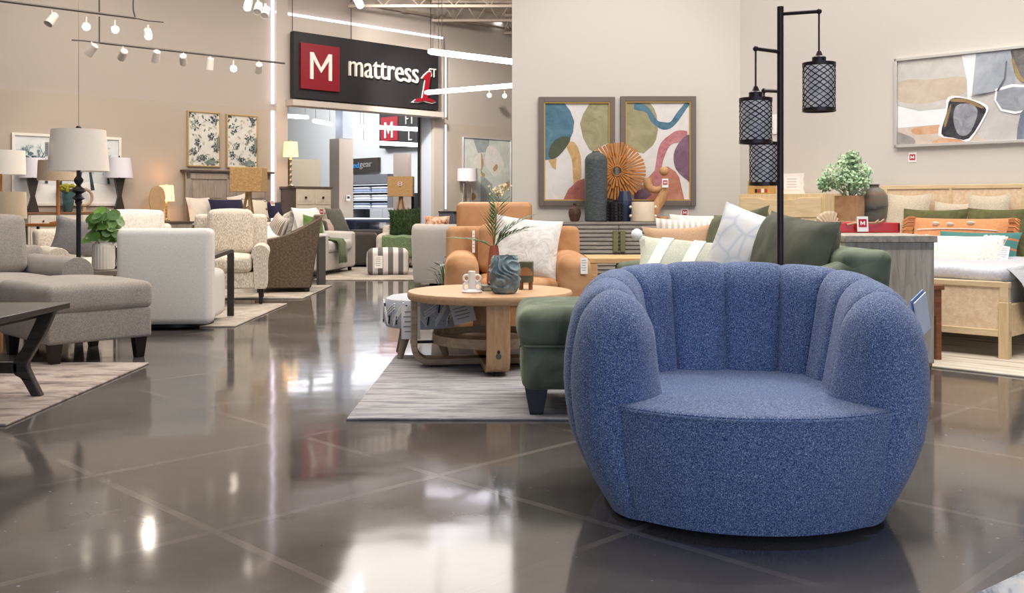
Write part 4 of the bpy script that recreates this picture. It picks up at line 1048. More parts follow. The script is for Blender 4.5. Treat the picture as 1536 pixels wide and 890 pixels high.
# sunburst disc of wooden sticks
t=thing('sunburst_disc','round sunburst wall ornament of orange wooden sticks behind the vases','ornament',(gx(925,SY+.34),SY+.34,ZS))
cz=gz(257,SY+.34)-ZS; RO=PXM(43.5,SY+.34)
WST=plain('#b9762f',.6,var=.2)
mb=MB(); rnd=random.Random(5)
n=46
for i in range(n):
    a=2*PI*i/n; r0,r1=RO*.50,RO*rnd.uniform(.97,1.02); wi,wo=.0062,.0185
    M0=mb.M; mb.M=Matrix.Translation((0,rnd.uniform(-.004,.004),cz))@Matrix.Rotation(a,4,'Y')
    mb.prism([(r0,-wi),(r1,-wo*.72),(r1,wo*.72),(r0,wi)],-.012,.012,'y'); mb.M=M0
obj('outer_ring',mb,WST,t,.002)
mb=MB(); n=26
for i in range(n):
    a=2*PI*(i+.5)/n; M0=mb.M; mb.M=Matrix.Translation((0,-.012+rnd.uniform(-.004,.004),cz))@Matrix.Rotation(a,4,'Y')
    r1=RO*(.62 if i%2 else .52)
    mb.prism([(RO*.17,-.0045),(r1,-.0125),(r1,.0125),(RO*.17,.0045)],-.012,.012,'y'); mb.M=M0
obj('inner_ring',mb,WST,t,.002)
mb=MB(); mb.tube([(RO*.17*math.cos(2*PI*i/24),-.02,cz+RO*.17*math.sin(2*PI*i/24)) for i in range(24)],.010,8,True); obj('hub',mb,plain('#9a5f27',.6),t)
mb=MB(); mb.box((0,.012,(cz-RO*.9)/2+.02),(.16,.03,max(.04,cz-RO*.9)+.04)); plabel(obj('stand',mb,plain('#3c2a1c',.5),t),'dark stand foot')
# wooden figure sculpture
t=thing('figure_sculpture','abstract pale wooden figure sculpture with ball head and raised arm','sculpture',onSB(985,.24))
PW_=wood('#b48457','#d0a575',6,'z'); DD=SY+.24
def Q(px,py,dy=0): return (gx(px,DD)-gx(985,DD),dy,max(.0,gz(py,DD)-ZS))
mb=MB(); mb.tube([Q(971,267),Q(971,272),Q(972.5,279),Q(977,284),Q(985,285),Q(992,283),Q(996,279)],[.040,.041,.042,.037,.031,.030,.034],14); 
mb.tube([Q(997,268),Q(997.5,276),Q(997,286),Q(992,298),Q(985,310),Q(980,321),Q(979,330)],[.022,.032,.046,.050,.050,.050,.056],14); 
obj('body',mb,PW_,t); 
mb=MB(); mb.sph(Q(996,257),.045,18); obj('head',mb,PW_,t)
mb=MB(); mb.lathe([(.045,0),(.052,.006),(.05,.045),(.03,.05)],(gx(990,DD)-gx(985,DD)+.03,-.02,0),20); obj('foot',mb,PW_,t)
tag_card(t,Q(996,275,-.075),(0,0,0),.06,.085)

# ------------------------------------------------------------------ orange chairs
SUE=velvet('#9c6d47','#c59a72',4); LEA=plain('#b27e4f',.45,var=.10)
oc=thing('armchair','orange suede armchair with white pillow behind the round table','armchair',(gx(773,7.05),7.22,0),R(3))
seat_unit(oc,1.0,.90,(SUE,SUE),seat_h=.46,arm_h=.62,arm_w=.23,back_h=.80,base_z=.085,back_t=.24,cush_t=.17,arm_r=.09,backcush=True,bc_h=.815,legm=plain('#5f3b22',.5))
tag_card(oc,(.44,-.46,.55),(0,0,R(10)),.05,.11,'T','hang_tag','grey hang tag on arm'); tag_card(oc,(-.30,-.02,.70),(0,0,R(60)),.035,.16,'T','hang_tag','grey hang tag strip')
m,nt,b=newmat('trail_stitched_cloth'); b.inputs['Roughness'].default_value=.9
wv=N(nt,'ShaderNodeTexNoise',Scale=9.0,Detail=1.0,Distortion=1.5); nt.links.new(coord(nt),wv.inputs['Vector'])
rr_=ramp(nt,wv.outputs[0],[(.40,'#dfdad5'),(.44,'#ccc4bb'),(.48,'#dfdad5'),(.56,'#ccc4bb'),(.60,'#dfdad5')]); nt.links.new(rr_,b.inputs['Base Color']); bump(nt,b,wv.outputs[0],.4,.02); TRAIL=m
throw_pillow('throw_pillow','white square pillow with raised trailing lines on orange suede armchair','pillow',.47,.44,.16,TRAIL,(gx(789,6.95),6.97,.665),(R(-20),R(6),R(-6)),seed=12)
lc=thing('armchair','tall back tan leather chair behind the orange suede armchair','armchair',(gx(740,8.3),8.45,0))
seat_unit(lc,.66,.80,(LEA,LEA),seat_h=.46,arm_h=.62,arm_w=.09,back_h=.99,base_z=.1,back_t=.16,cush_t=.14,backcush=False)
fp=thing('potted_plant','green leafy plant peeking out left of the orange suede arm','plant',(gx(671,7.75),7.8,0))
mb=MB(); mb.lathe([(.09,0),(.12,.02),(.13,.24),(.12,.25),(.11,.2)],(0,0,0),24); obj('pot',mb,plain('#8b8a85',.7),fp)
mb=MB(); rnd=random.Random(9)
for i in range(26):
    a=rnd.random()*2*PI; rr=rnd.uniform(.03,.14); h=rnd.uniform(.38,.56); c=Vector((rr*math.cos(a),rr*math.sin(a),h)); d=Vector((math.cos(a),math.sin(a),rnd.uniform(-.3,.5))).normalized(); w=Vector((-d.y,d.x,0)).normalized()*.022
    mb.add([c,c+d*.04+w,c+d*.09,c+d*.04-w],[(0,1,2,3)]); mb.tube([(0,0,.2),(c.x*.5,c.y*.5,h*.75),tuple(c)],.003,5)
obj('foliage',mb,plain('#4f7448',.5,var=.3),fp)

# ------------------------------------------------------------------ right side: chest, bed
def RW(s,off,z=0): return BASE_R+Vector((S2,-S2,0))*s+Vector((-S2,-S2,0))*off+Vector((0,0,z))
def LWp(s,off,z=0): return BASE_L+Vector((S2,S2,0))*s+Vector((S2,-S2,0))*off+Vector((0,0,z))
def sRo(px,off): k=(px-CX)/F; D=(CR-off/S2)/(1+k); return S2*(k*D-D)
def sLo(px,off): k=(px-CX)/F; D=(CL-off/S2)/(1-k); return S2*(k*D+D)
def zRo(px,py,off): k=(px-CX)/F; return gz(py,(CR-off/S2)/(1+k))
def zLo(px,py,off): k=(px-CX)/F; return gz(py,(CL-off/S2)/(1-k))
LO=wood('#d2b78d','#e6cfa8',4,'x'); LOZ=wood('#cdb185','#e2c9a0',4,'z')
off=.46; s0,s1=sRo(1108,off),sRo(1236,off); zt=zRo(1165,291,off)
dr=thing('chest_of_drawers','pale oak chest of drawers standing behind the floor lamp','chest of drawers',RW((s0+s1)/2,.02),R(-45))
w=s1-s0
mb=MB(); mb.box((0,-.22,(zt+.08)/2),(w,.42,zt-.08)); obj('body',mb,LOZ,dr,.004)
mb=MB()
n=5; dh=(zt-.08-.05)/n
for i in range(n):
    z=.10+dh*(i+.5); mb=MB(); hh=dh-.008; ww=w-.05
    P=[(-ww/2,-hh/2),(ww/2,-hh/2),(ww/2,hh/2),(ww*.27,hh/2),(ww*.18,hh/2-.02),(-ww*.18,hh/2-.02),(-ww*.27,hh/2),(-ww/2,hh/2)]
    mb.prism([(a,b_+z) for a,b_ in P],-.452,-.43,'y'); obj('drawer',mb,LO,dr,.002)
for s in (-1,1): mb=MB(); mb.box((s*(w/2-.04),-.22,.04),(.06,.38,.08)); obj('foot',mb,LOZ,dr)
for i in range(2):
    bt=thing('box',['lower tan box with black and red printed spine on oak chest','upper tan box with red printed spine in stack on oak chest'][i],'box',RW(sRo(1143,.3),.3,zt),R(-45))
    mb=MB(); mb.mat(0).box((0,0,.032+.064*i),(.22,.14,.06)); 
    for k,c in enumerate((1,1,3,2) if i else (2,1,3,1)): mb.mat(c).box((-.02+.035*k,-.0715,.032+.064*i),(.028,.003,.035))
    obj('case',mb,[plain('#c29a52',.6),plain('#b2382e',.6),plain('#1f1c1a',.6),plain('#efe9df',.6)],bt,smooth=False)
pf=thing('framed_print','small white scalloped frame with pale print on oak chest','picture',RW(sRo(1189,.25),.25,zt),R(-45))
mb=MB(); P=[(-.12,0),(.12,0),(.105,.05),(.118,.09),(.108,.13),(.12,.19),(-.12,.19),(-.108,.13),(-.118,.09),(-.105,.05)]; mb.prism(P,-.012,.012,'y'); obj('frame',mb,plain('#f0e8e0',.5),pf,.003)
mb=MB(); mb.mat(0).box((0,-.0135,.1),(.16,.003,.12)); mb.mat(1); [mb.box((0,-.016,.14-.025*i),(.1,.001,.005)) for i in range(4)]; obj('print',mb,[WHITE,plain('#c9bdb2',.7)],pf,smooth=False)
# cane bed
CANE=woven('#f0dabb','#e0bf97',110)
BW,BL=1.78,2.16; sc=-2.20-BW/2
bd=thing('bed','pale oak bed with cane headboard and footboard at right wall','bed',RW(sc,.02),R(-45))
def panel(parent,name,y,zb,zt,npan,th=.05):
    mb=MB(); mb.box((0,y,zt-.018),(BW,th,.036)); mb.box((0,y,zb+.022),(BW-.0,th*.9,.044))
    for i in range(npan+1): mb.box((-BW/2+.03+(BW-.06)*i/npan,y,(zb+zt)/2),(.05 if i in (0,npan) else .022,th*.98,zt-zb))
    f=obj(name,mb,LO,parent,.004)
    for i in range(npan):
        pw=(BW-.06)/npan; mb=MB(); mb.box((-BW/2+.03+pw*(i+.5),y,(zb+zt)/2),(pw-.022,th*.55,zt-zb-.07)); plabel(obj('cane_panel',mb,CANE,f,smooth=False),'woven cane panel')
panel(bd,'headboard',-.03,.35,1.135,3); panel(bd,'footboard',-BL+.03,.145,.485,1)
for s in (-1,1):
    mb=MB(); mb.box((s*(BW/2-.02),-BL/2,.245),(.035,BL-.1,.20)); obj('side_rail',mb,LO,bd,.004)
    for y in (-.03,-BL+.03): mb=MB(); mb.box((s*(BW/2-.03),y,.18),(.06,.06,.36)); obj('leg',mb,LOZ,bd,.004)
mb=MB(); mb.rbox((0,-BL/2,.40),(BW-.10,BL-.12,.22),.05,3,6); plabel(obj('mattress',mb,plain('#e8e4de',.9),bd),'white mattress')
dv=thing('duvet','light grey duvet spread over the cane bed and hanging at its side','bedding',RW(sc,.02),R(-45))
def dvf(p,u):
    z=p.z+.014*noise.noise(Vector((p.x*3,p.y*3,1)))*2
    return Vector((p.x,p.y,z))
mb=MB(); mb.rbox((0,-1.265,.522),(BW-.06,1.70,.085),.035,3,16,fn=dvf); 
for s in (-1,1):
    vs=[];fs=[]; n=30
    for i in range(n+1):
        y=-.55-1.5*i/n; 
        for j in range(9):
            t_=j/8; drop=.27+.05*math.sin(i*.8)+(.06 if i>n-6 else 0)
            x=s*(BW/2-.05+.10*min(1,t_*2.2)+.022*math.sin(i*1.3)*t_); z=.545-drop*t_**1.3+.02*(1-t_)
            vs.append((x,y,z))
    for i in range(n):
        for j in range(8): fs.append((i*9+j,i*9+j+1,(i+1)*9+j+1,(i+1)*9+j))
    mb.add(vs,fs)
obj('cover',mb,fabric('#b9bac0','#cdcdd2',60,bstr=.15),dv)
def bedpillow(name,label,px0,px1,py0,py1,off,th,mat,tilt=-22,roll=0,seed=0,yaw=-45):
    pc=(px0+px1)/2; c=WR(pc,(py0+py1)/2,off); w=sRo(px1,off)-sRo(px0,off); h=zRo(pc,py0,off)-zRo(pc,py1,off)
    return throw_pillow(name,label,'pillow',w,h/math.cos(R(tilt)),th,mat,c,(R(tilt),R(roll),R(yaw)),seed=seed)
SHM=fabric('#b9ab93','#cfc3ad',120)
bedpillow('euro_sham','beige sham pillow standing at left end of cane headboard','_' and 1326,1392,290,395,.20,.12,SHM,-14,0,1)
bedpillow('euro_sham','beige sham pillow against middle of headboard between the green pillows',1395,1455,303,395,.19,.12,SHM,-14,3,2)
bedpillow('euro_sham','beige sham pillow rising behind the right green pillow',1448,1512,291,395,.20,.12,SHM,-14,0,3)
GRP=velvet('#4b4c2e','#6d6b45',9)
bedpillow('throw_pillow','olive green pillow left of centre behind the orange fringed pillow',1348,1447,313,398,.40,.15,GRP,-20,0,4)
bedpillow('throw_pillow','large olive green pillow at right end behind orange fringed pillow',1444,1545,312,402,.42,.16,GRP,-20,0,5)
op=bedpillow('lumbar_pillow','orange lumbar pillow with fringed ends and white tufts on bed',1363,1512,327,378,.58,.15,fabric('#c98556','#dfa070',120),-24,0,6)
me=op.data; wpl=max(v.co.x for v in me.vertices); hpl=max(v.co.z for v in me.vertices)
mb=MB(); rnd=random.Random(2)
for s in (-1,1):
    mb=MB()
    for i in range(60):
        z=-hpl+2*hpl*i/59; x=s*(wpl-.02); y=rnd.uniform(-.02,.01)
        mb.tube([(x,y,z),(x+s*.05,y-.01,z-.005),(x+s*.085,y-.015+rnd.uniform(-.012,.012),z-.035+rnd.uniform(-.015,.015))],.004,4)
    plabel(obj('fringe',mb,plain('#cf8c5c',.9),op),'orange yarn fringe')
mb=MB()
for (x,z) in ((-.42,.45),(-.12,.4),(.28,.5),(-.55,-.3),(-.05,-.35),(.3,-.45),(.62,-.2)): mb.sph((x*wpl,-.078*max(.2,(1-x*x)*(1-z*z))**.42,z*hpl),.02,8,(1.5,.7,.6))
mb.tube([((-.8+1.6*i/20)*wpl,-.082*max(.02,(1-(-.8+1.6*i/20)**2)*.99)**.42,.12*hpl) for i in range(21)],.004,5)
plabel(obj('tuft',mb,plain('#efe6dc',.9),op),'white tufts')
bedpillow('lumbar_pillow','teal and rust striped pillow behind the white shaggy pillow',1404,1528,348,398,.76,.13,stripes('#4f827c','#c4774d',13,'z',.8),-24,0,7)
wp=bedpillow('lumbar_pillow','white shaggy textured lumbar pillow at front of the bed',1372,1506,354,401,.95,.16,fabric('#e8ddd2','#f7f1ea',50,bstr=.3),-26,0,8)
me=wp.data; wpl=max(v.co.x for v in me.vertices); hpl=max(v.co.z for v in me.vertices)
mb=MB(); rnd=random.Random(4)
for i in range(900):
    x=rnd.uniform(.55,.98); z=rnd.uniform(-.95,.95); q=max(0.0,(1-x*x)*(1-z*z))**.42
    mb.sph((x*wpl*(1-.07*(1-z*z)*x),-.08*q-.004,z*hpl*.97),rnd.uniform(.006,.012),5)
o=plabel(obj('shag',mb,plain('#f1e9e0',.95),wp),'white shaggy loops'); o['kind']='stuff'
tag_card(wp,(wpl+.0,-.02,-.01),(0,0,R(20)),.06,.11,'T','hang_tag','white hang tag')
nb=thing('side_table','small reddish brown wooden side table between grey sideboard and bed','side table',(2.47,6.30,0),0)
BRW=wood('#6b4026','#8a5837',5,'x')
mb=MB(); mb.box((0,0,.455),(.34,.34,.03)); obj('tabletop',mb,BRW,nb,.004)
for sx in (-1,1):
    for sy in (-1,1): mb=MB(); mb.box((sx*.14,sy*.14,.22),(.035,.035,.44)); obj('leg',mb,BRW,nb,.003)
mb=MB(); mb.box((0,0,.36),(.31,.31,.16)); obj('drawer_box',mb,BRW,nb,.003)
# ------------------------------------------------------------------ left foreground
GREY=fabric('#8d867e','#b1a9a0',170,big=.12); GREYD=fabric('#88817a','#aca49b',170,big=.1)
DKW=plain('#1f1512',.35)
A=Vector((-2.72,5.92,0)); U=Vector((S2,S2,0)); V=Vector((-S2,S2,0))
so2=thing('sofa','warm grey linen sofa with rolled arms at far left','sofa',A+U*-.40+V*1.40,R(45))
seat_unit(so2,2.05,.98,(GREYD,GREY),seat_h=.47,arm_h=.60,arm_w=.20,back_h=.66,base_z=.14,arm='roll',ncush=2,legm=DKW,bc_h=.885,back_t=.2,cush_t=.18)
oo=thing('ottoman','warm grey linen ottoman with dark tapered legs in front of grey sofa','ottoman',A+U*.30+V*.40,R(45))
mb=MB(); mb.rbox((0,0,.225),(.64,.82,.19),.02,2,3); obj('base',mb,GREYD,oo)
mb=MB(); mb.rbox((0,0,.395),(.66,.84,.17),.045,3,7,puff=(.012,.012,.03)); obj('cushion',mb,GREY,oo)
for sx in (-1,1):
    for sy in (-1,1):
        mb=MB(); mb.lathe([(.036,0),(.055,.135)],(0,0,0),4,rot=(0,0,R(45))); o=obj('leg',mb,DKW,oo,.003); o.location=(sx*.26,sy*.35,.0)
# dark coffee table
dt=thing('coffee_table','dark stained wood coffee table with curved legs at left edge','coffee table',(-2.66,4.52,.012))
DW=wood('#2b2723','#453e37',5,'y',.4); DWX=wood('#2b2723','#453e37',5,'x',.4)
mb=MB(); mb.box((0,0,.433),(.80,1.24,.03)); obj('tabletop',mb,DW,dt,.004)
mb=MB(); mb.box((0,0,.405),(.66,1.08,.03)); obj('apron',mb,DW,dt,.003)
for y in (-.46,.46):
    for s in (-1,1):
        def q(x,z): return (s*x,z)
        c=[(.335,.42),(.30,.30),(.23,.17),(.205,.13)]; d=[(.205,.13),(.25,.085),(.30,.0)]
        L=sp2([(.40,.42),(.345,.30),(.285,.20),(.265,.155),(.285,.10),(.335,.0)],5,False)+sp2([(.285,.0),(.235,.085),(.20,.11),(.195,.17),(.24,.24),(.29,.34),(.325,.42)],5,False)
        mb=MB(); mb.prism([q(a,b_) for a,b_ in L],y-.022,y+.022,'y'); obj('leg',mb,DWX,dt,.006)
    mb=MB(); mb.box((0,y,.14),(.44,.044,.055)); obj('stretcher',mb,DWX,dt,.006)
# white swivel chair seen from the back
OFF=fabric('#d3cfc8','#e8e5df',190,bstr=.25)
wc=thing('armchair','off-white upholstered chair with flat dark metal arms, seen from behind','armchair',(gx(243,7.7),8.06,0),R(184))
mb=MB(); mb.rbox((0,.33,.415),(.715,.17,.735),.05,3,6,puff=(0,.015,.0)); obj('backrest',mb,OFF,wc)
mb=MB(); mb.rbox((0,-.06,.24),(.59,.70,.39),.06,3,5,puff=(.01,.01,.02)); obj('seat',mb,OFF,wc)
mb=MB(); mb.lathe([(.27,0),(.28,.01),(.28,.05)],(0,0,0),36); obj('swivel_base',mb,BLK,wc)
for s in (-1,1):
    mb=MB(); mb.ribbon([(.30,.555),(-.37,.575),(-.43,.57),(-.445,.53),(-.445,.02)],.032,s*.30,s*.354,'x') 
    plabel(obj('arm',mb,plain('#3a3733',.4,.5),wc,.003),'dark metal arm')
# cream woven armchair
CRM=fabric('#b7a88f','#ece4d6',75,big=.08,stretch=(2,2,.6),lo=.38,hi=.6); CRP=fabric('#b0a494','#c9bfb0',150)
ca=thing('armchair','cream and tan woven armchair with dark turned legs facing forward','armchair',(-2.80,9.95,.012),R(13))
seat_unit(ca,.76,.86,(CRM,CRM),seat_h=.46,arm_h=.57,arm_w=.15,back_h=.86,base_z=.15,arm='roll',legs='turned',legm=DKW,bc_h=.90,back_t=.16,cush_t=.15)
# brown woven sloped armchair
BRN=woven('#7a6a58','#51463b',130)
bc=thing('armchair','brown woven sloping side armchair holding patterned pillows, seen side on','armchair',(gx(420,11.0),11.35,.012),R(-78))
prof=[(-.34,.045),(.26,.045),(.38,.84)]+[(lerp(.38,-.34,t),.575+.265*(1-t)**2.0) for t in (.06,.12,.2,.3,.42,.55,.7,.85,1)]
for s in (-1,1): mb=MB(); mb.prism(prof,s*.36-.035,s*.36+.035,'x'); obj('side_panel',mb,BRN,bc,.015)
mb=MB(); mb.prism([(.18,.045),(.26,.045),(.385,.845),(.30,.845)],-.34,.34,'x'); obj('backrest',mb,BRN,bc,.015)
mb=MB(); mb.rbox((0,-.06,.27),(.64,.56,.36),.05,3,4,puff=(0,.01,.02)); obj('seat',mb,BRN,bc)
for x in (-.3,.3):
    for y in (-.29,.22): mb=MB(); mb.box((x,y,.0245),(.05,.05,.045)); obj('leg',mb,DKW,bc)
throw_pillow('throw_pillow','dark and pale ribbed pillow inside the brown woven armchair','pillow',.44,.42,.14,stripes('#8b8176','#cfc6bb',28,'x',.5),(gx(413,11.15),11.2,.655),(R(-18),R(12),R(-62)),seed=21)
throw_pillow('throw_pillow','grey and white blotchy pillow leaning in brown woven armchair','pillow',.46,.46,.15,ramp3('blotchy_cloth',[(.4,'#8c857d'),(.5,'#d6d0c8'),(.62,'#a49b92')],6),(gx(425,11.4),11.45,.68),(R(-16),R(-4),R(-70)),seed=22)
throw_pillow('throw_pillow','small white pillow at front of the brown woven armchair','pillow',.36,.30,.13,fabric('#d5d0c9','#eeeae5',120),(gx(397,11.1),11.15,.58),(R(-40),R(20),R(-60)),seed=23)
# side table between
ed=thing('side_table','narrow dark slab side table between brown chair and pale loveseat','side table',(gx(463,12.4),12.5,0))
mb=MB(); mb.box((0,0,.56),(.30,.45,.03)); obj('tabletop',mb,plain('#3f3a35',.5),ed,.004)
for s in (-1,1): mb=MB(); mb.box((s*.135,0,.272),(.03,.45,.545)); obj('side_panel',mb,plain('#45403a',.5),ed,.003)
# pale loveseat
LG=fabric('#b5b1ab','#d2cfca',170)
ls=thing('loveseat','pale grey loveseat with green throw seen from the side','sofa',(-2.90,14.29,.012),R(80))
seat_unit(ls,1.28,.98,(LG,LG),seat_h=.46,arm_h=.57,arm_w=.16,back_h=.72,base_z=.06,ncush=1,bc_h=.80,legs='block',legm=DKW,backcush=False)
throw_pillow('back_pillow','large white back pillow on the pale grey loveseat','pillow',.70,.52,.24,fabric('#d9d6d1','#f0eeea',120),(-2.86,14.15,.69),(R(-18),0,R(72)),seed=31)
throw_pillow('throw_pillow','small green pillow beside loveseat arm behind the brown chair','pillow',.34,.34,.14,velvet('#4f6b35','#6f8a4c'),(gx(468,13.75),13.85,.66),(R(-20),R(10),R(50)),seed=32)
GT=fabric('#4a5a3c','#66754f',60)
th_=thing('throw_blanket','olive green throw draped over seat of the pale grey loveseat','throw',(gx(508,14.0),14.0,0))
mb=MB(); P=[(-.45,-.12,.59),(-.30,-.14,.595),(-.20,-.10,.56),(-.10,-.06,.50),(.02,-.02,.485),(.085,0,.478),(.115,0,.44),(.12,.0,.30),(.13,-.02,.16)]
vs=[];fs=[]
for i,p_ in enumerate(P):
    for j in range(7): vs.append((p_[0]+.0*j,p_[1]+.05*j-.12+.012*math.sin(i+j*2),p_[2]+.012*math.sin(j*2.2+i*.7)))
for i in range(len(P)-1):
    for j in range(6): fs.append((i*7+j,i*7+j+1,(i+1)*7+j+1,(i+1)*7+j))
mb.add(vs,fs); o=obj('cloth',mb,GT,th_); sl=o.modifiers.new('thick','SOLIDIFY'); sl.thickness=.015
th_.location=(-2.48,14.02,.012); th_.rotation_euler=(0,0,R(-10))
# dark sofa in front of the portal
DG=fabric('#3a3733','#524e48',150)
ds=thing('sofa','dark charcoal sofa seen from its arm end in front of portal','sofa',(gx(529,16.2),16.55,0),R(90))
seat_unit(ds,2.0,.92,(DG,DG),seat_h=.43,arm_h=.54,arm_w=.2,back_h=.74,base_z=.05,ncush=2,backcush=False,legm=DKW)
throw_pillow('throw_pillow','dark green grey pillow leaning upright on the charcoal sofa','pillow',.46,.50,.16,fabric('#4a4a40','#66665a',90),(gx(506,15.9),15.95,.70),(R(-24),R(0),R(70)),seed=33)
throw_pillow('throw_pillow','dusty pink pillow in front of green grey one on charcoal sofa','pillow',.36,.32,.14,fabric('#a8948a','#bfaaa0',90),(gx(496,15.75),15.8,.62),(R(-24),R(-8),R(60)),seed=34)
# cream sofa facing the camera
CS=fabric('#b9b0a4','#d4ccc1',150)
cs=thing('sofa','cream sofa with green fur pillow and throw behind striped pouf','sofa',(-1.20,15.75,.012))
seat_unit(cs,1.75,.95,(CS,CS),seat_h=.44,arm_h=.52,arm_w=.19,back_h=.64,base_z=.08,ncush=2,arm_r=.08,backcush=False,legm=DKW)
FUR=ramp3('green_fur',[(.35,'#2c3b24'),(.55,'#435736'),(.75,'#5c714a')],30,stretch=(1,1,.3),bstr=1.0)
fp_=throw_pillow('throw_pillow','deep green fur pillow on the cream sofa','pillow',.50,.44,.2,FUR,(gx(606,15.6),15.72,.70),(R(-12),R(-4),R(-6)),seed=35)
mb=MB(); rnd=random.Random(8)
for i in range(1500):
    x=rnd.uniform(-1,1); z=rnd.uniform(-1,1); q=max(0,(1-x*x)*(1-z*z))**.42
    c=Vector((x*.25*(1-.07*(1-z*z)*abs(x)),-.1*q,z*.22*(1-.07*(1-x*x)*abs(z)))); d=Vector((rnd.uniform(-.4,.4)+x*.5,-.6,rnd.uniform(-1,.3)+z*.5)).normalized(); w=d.orthogonal().normalized()*.004
    mb.add([c-w,c+w,c+d*.045],[(0,1,2)])
o=obj('fur',mb,plain('#435636',.8,var=.3),fp_); o['kind']='stuff'
tb2=thing('throw_blanket','green throw spread over seat front of the cream sofa','throw',(gx(602,15.2),15.40,.035))
mb=MB(); mb.add([],[]) 
vs=[];fs=[]
for i in range(13):
    for j in range(11):
        t_=j/10; y=.10-.26*min(1,t_/.5) if t_<.5 else -.165; z=.475 if t_<.45 else .475-.34*(t_-.45)/.55
        vs.append((-.30+.60*i/12+.03*t_*math.sin(i),y+.012*math.sin(i*1.7)*t_,z+.008*math.sin(i*1.3)))
for i in range(12):
    for j in range(10): fs.append((i*11+j,i*11+j+1,(i+1)*11+j+1,(i+1)*11+j))
mb=MB(); mb.add(vs,fs); o=obj('cloth',mb,fabric('#586b4b','#7f9470',60),tb2); sl=o.modifiers.new('thick','SOLIDIFY'); sl.thickness=.014
throw_pillow('throw_pillow','peach patterned pillow peeking above the curved grey chair','pillow',.40,.34,.14,ramp3('peach_cloth',[(.42,'#d9c7b8'),(.55,'#d08a5c'),(.62,'#4a4a50')],12),(gx(655,15.6),15.7,.64),(R(-14),0,R(4)),seed=36)
# striped pouf
pf2=thing('pouf','square pouf in wide grey and white stripes on cream rug','pouf',(gx(581,13.95),14.0,.012),R(8))
mb=MB(); mb.rbox((0,0,.175),(.56,.48,.35),.065,4,8,puff=(.015,.02,.02)); obj('cushion',mb,stripes('#6f6d6c','#dcd8d2',7.2,'x',.5),pf2)
tag_card(pf2,(-.13,-.27,.18),(0,0,R(5)),.11,.17,'T','price_sheet','white price sheet')
# curved grey tub chair, back to camera
TG=fabric('#a8a49f','#bfbbb6',190,bstr=.2)
tc=thing('tub_chair','curved pale grey tub chair beside the tan leather chair','armchair',(gx(668,12.2),12.35,0),R(150))
pth=[superell(R(-125)+R(250)*i/40,.33,.33,2.6) for i in range(41)]
mb=MB(); 
rows=[]
for i,p_ in enumerate(pth):
    n_=p_.normalized(); q=1-min(1,min(i,40-i)/8); top=.74-.12*q**2; e_=math.sqrt(max(.02,1-q**3))
    rows.append([( (p_+n_*(o*e_*.07)).x*(.93+.12*z/.74 if z<.4 else .995), (p_+n_*(o*e_*.07)).y*(.93+.12*z/.74 if z<.4 else .995), z*top/.74) for o,z in ((.9,.03),(1,.06),(1,.3),(1,.55),(1,.66),(.85,.71),(.4,.738),(-.4,.738),(-.85,.71),(-1,.66),(-1,.4),(-1,.1))])
n=len(rows[0]); vs=[q for r in rows for q in r]; fs=[(i*n+j,i*n+j+1,(i+1)*n+j+1,(i+1)*n+j) for i in range(40) for j in range(n-1)]+[tuple(range(n)),tuple(40*n+j for j in range(n))]
mb.add(vs,fs); obj('backrest',mb,TG,tc)
mb=MB(); mb.lathe([(.24,.04),(.30,.06),(.31,.36),(.29,.41),(.2,.435),(.01,.44)],(0,-.04,0),32); obj('seat',mb,TG,tc)
mb=MB(); mb.lathe([(.2,0),(.21,.01),(.21,.045)],(0,0,0),28); obj('swivel_base',mb,BLK,tc)

# ------------------------------------------------------------------ floor lamp, side table, vase of leaves at left
BLACK=plain('#15171c',.45)
x0,y0=gx(122,8.0),7.95
f1=thing('floor_lamp','black turned floor lamp with big off-white tapered drum shade at left','floor lamp',(x0,y0,0))
mb=MB(); mb.lathe([(.15,0),(.155,.01),(.14,.025),(.05,.04),(.03,.07)],(0,0,0),32); obj('base',mb,BLACK,f1)
z=lambda py: gz(py,7.95)
pr=[(.018,.05),(.018,z(308)),(.022,z(306)),(.03,z(303)),(.022,z(301)),(.05,z(298)),(.026,z(293)),(.022,z(291)),(.055,z(287)),(.05,z(284)),(.02,z(280)),(.016,z(278)),(.036,z(272)),(.035,z(269)),(.016,z(264)),(.016,z(255)),(.008,z(250)),(.008,z(196))]
mb=MB(); mb.lathe(pr,(0,0,0),20); obj('pole',mb,BLACK,f1)
mb=MB(); mb.sph((0,0,z(192.5)),.022,12); obj('finial',mb,BLACK,f1)
def shade(px0,px1,pt0,pt1,pyt,pyb,D,mat,parent,cx,name='lamp_shade',seg=40,sq=False):
    r0=(px1-px0)/2/F*D; r1=(pt1-pt0)/2/F*D; z0,z1=gz(pyb,D)-parent.location.z,gz(pyt,D)-parent.location.z
    mb=MB(); mb.lathe([(r0,z0),(r1,z1),(r1-.008,z1),(r0-.008,z0)],(0,0,0),seg,cap=False); 
    mb.tube([(-r1,0,z1-.01),(r1,0,z1-.01)],.004,6); mb.tube([(0,-r1,z1-.01),(0,r1,z1-.01)],.004,6)
    if seg==4: mb.v=[Matrix.Rotation(R(45),4,'Z')@v for v in mb.v]
    return obj(name,mb,mat,parent)
SHW=fabric('#ded6cb','#ece5db',260,bstr=.1); SHB=fabric('#b9a58c','#cbb89f',240,bstr=.15); SHG=fabric('#e6e1d6','#efebe2',260,bstr=.1)
s_=shade(78,165,83,160,195,257,7.95,SHW,f1,0)
tag_card(s_,(-.165,-.185,z(226)),(0,0,R(-38)),.06,.11,'T','price_label','small white price label on shade')
stb=thing('side_table','low greyish wood side table holding the white ribbed vase','side table',(gx(142,8.35),8.45,0),R(10))
GWT=wood('#75695d','#978b7d',5,'x')
mb=MB(); mb.box((0,0,.405),(.52,.52,.04)); obj('tabletop',mb,GWT,stb,.004)
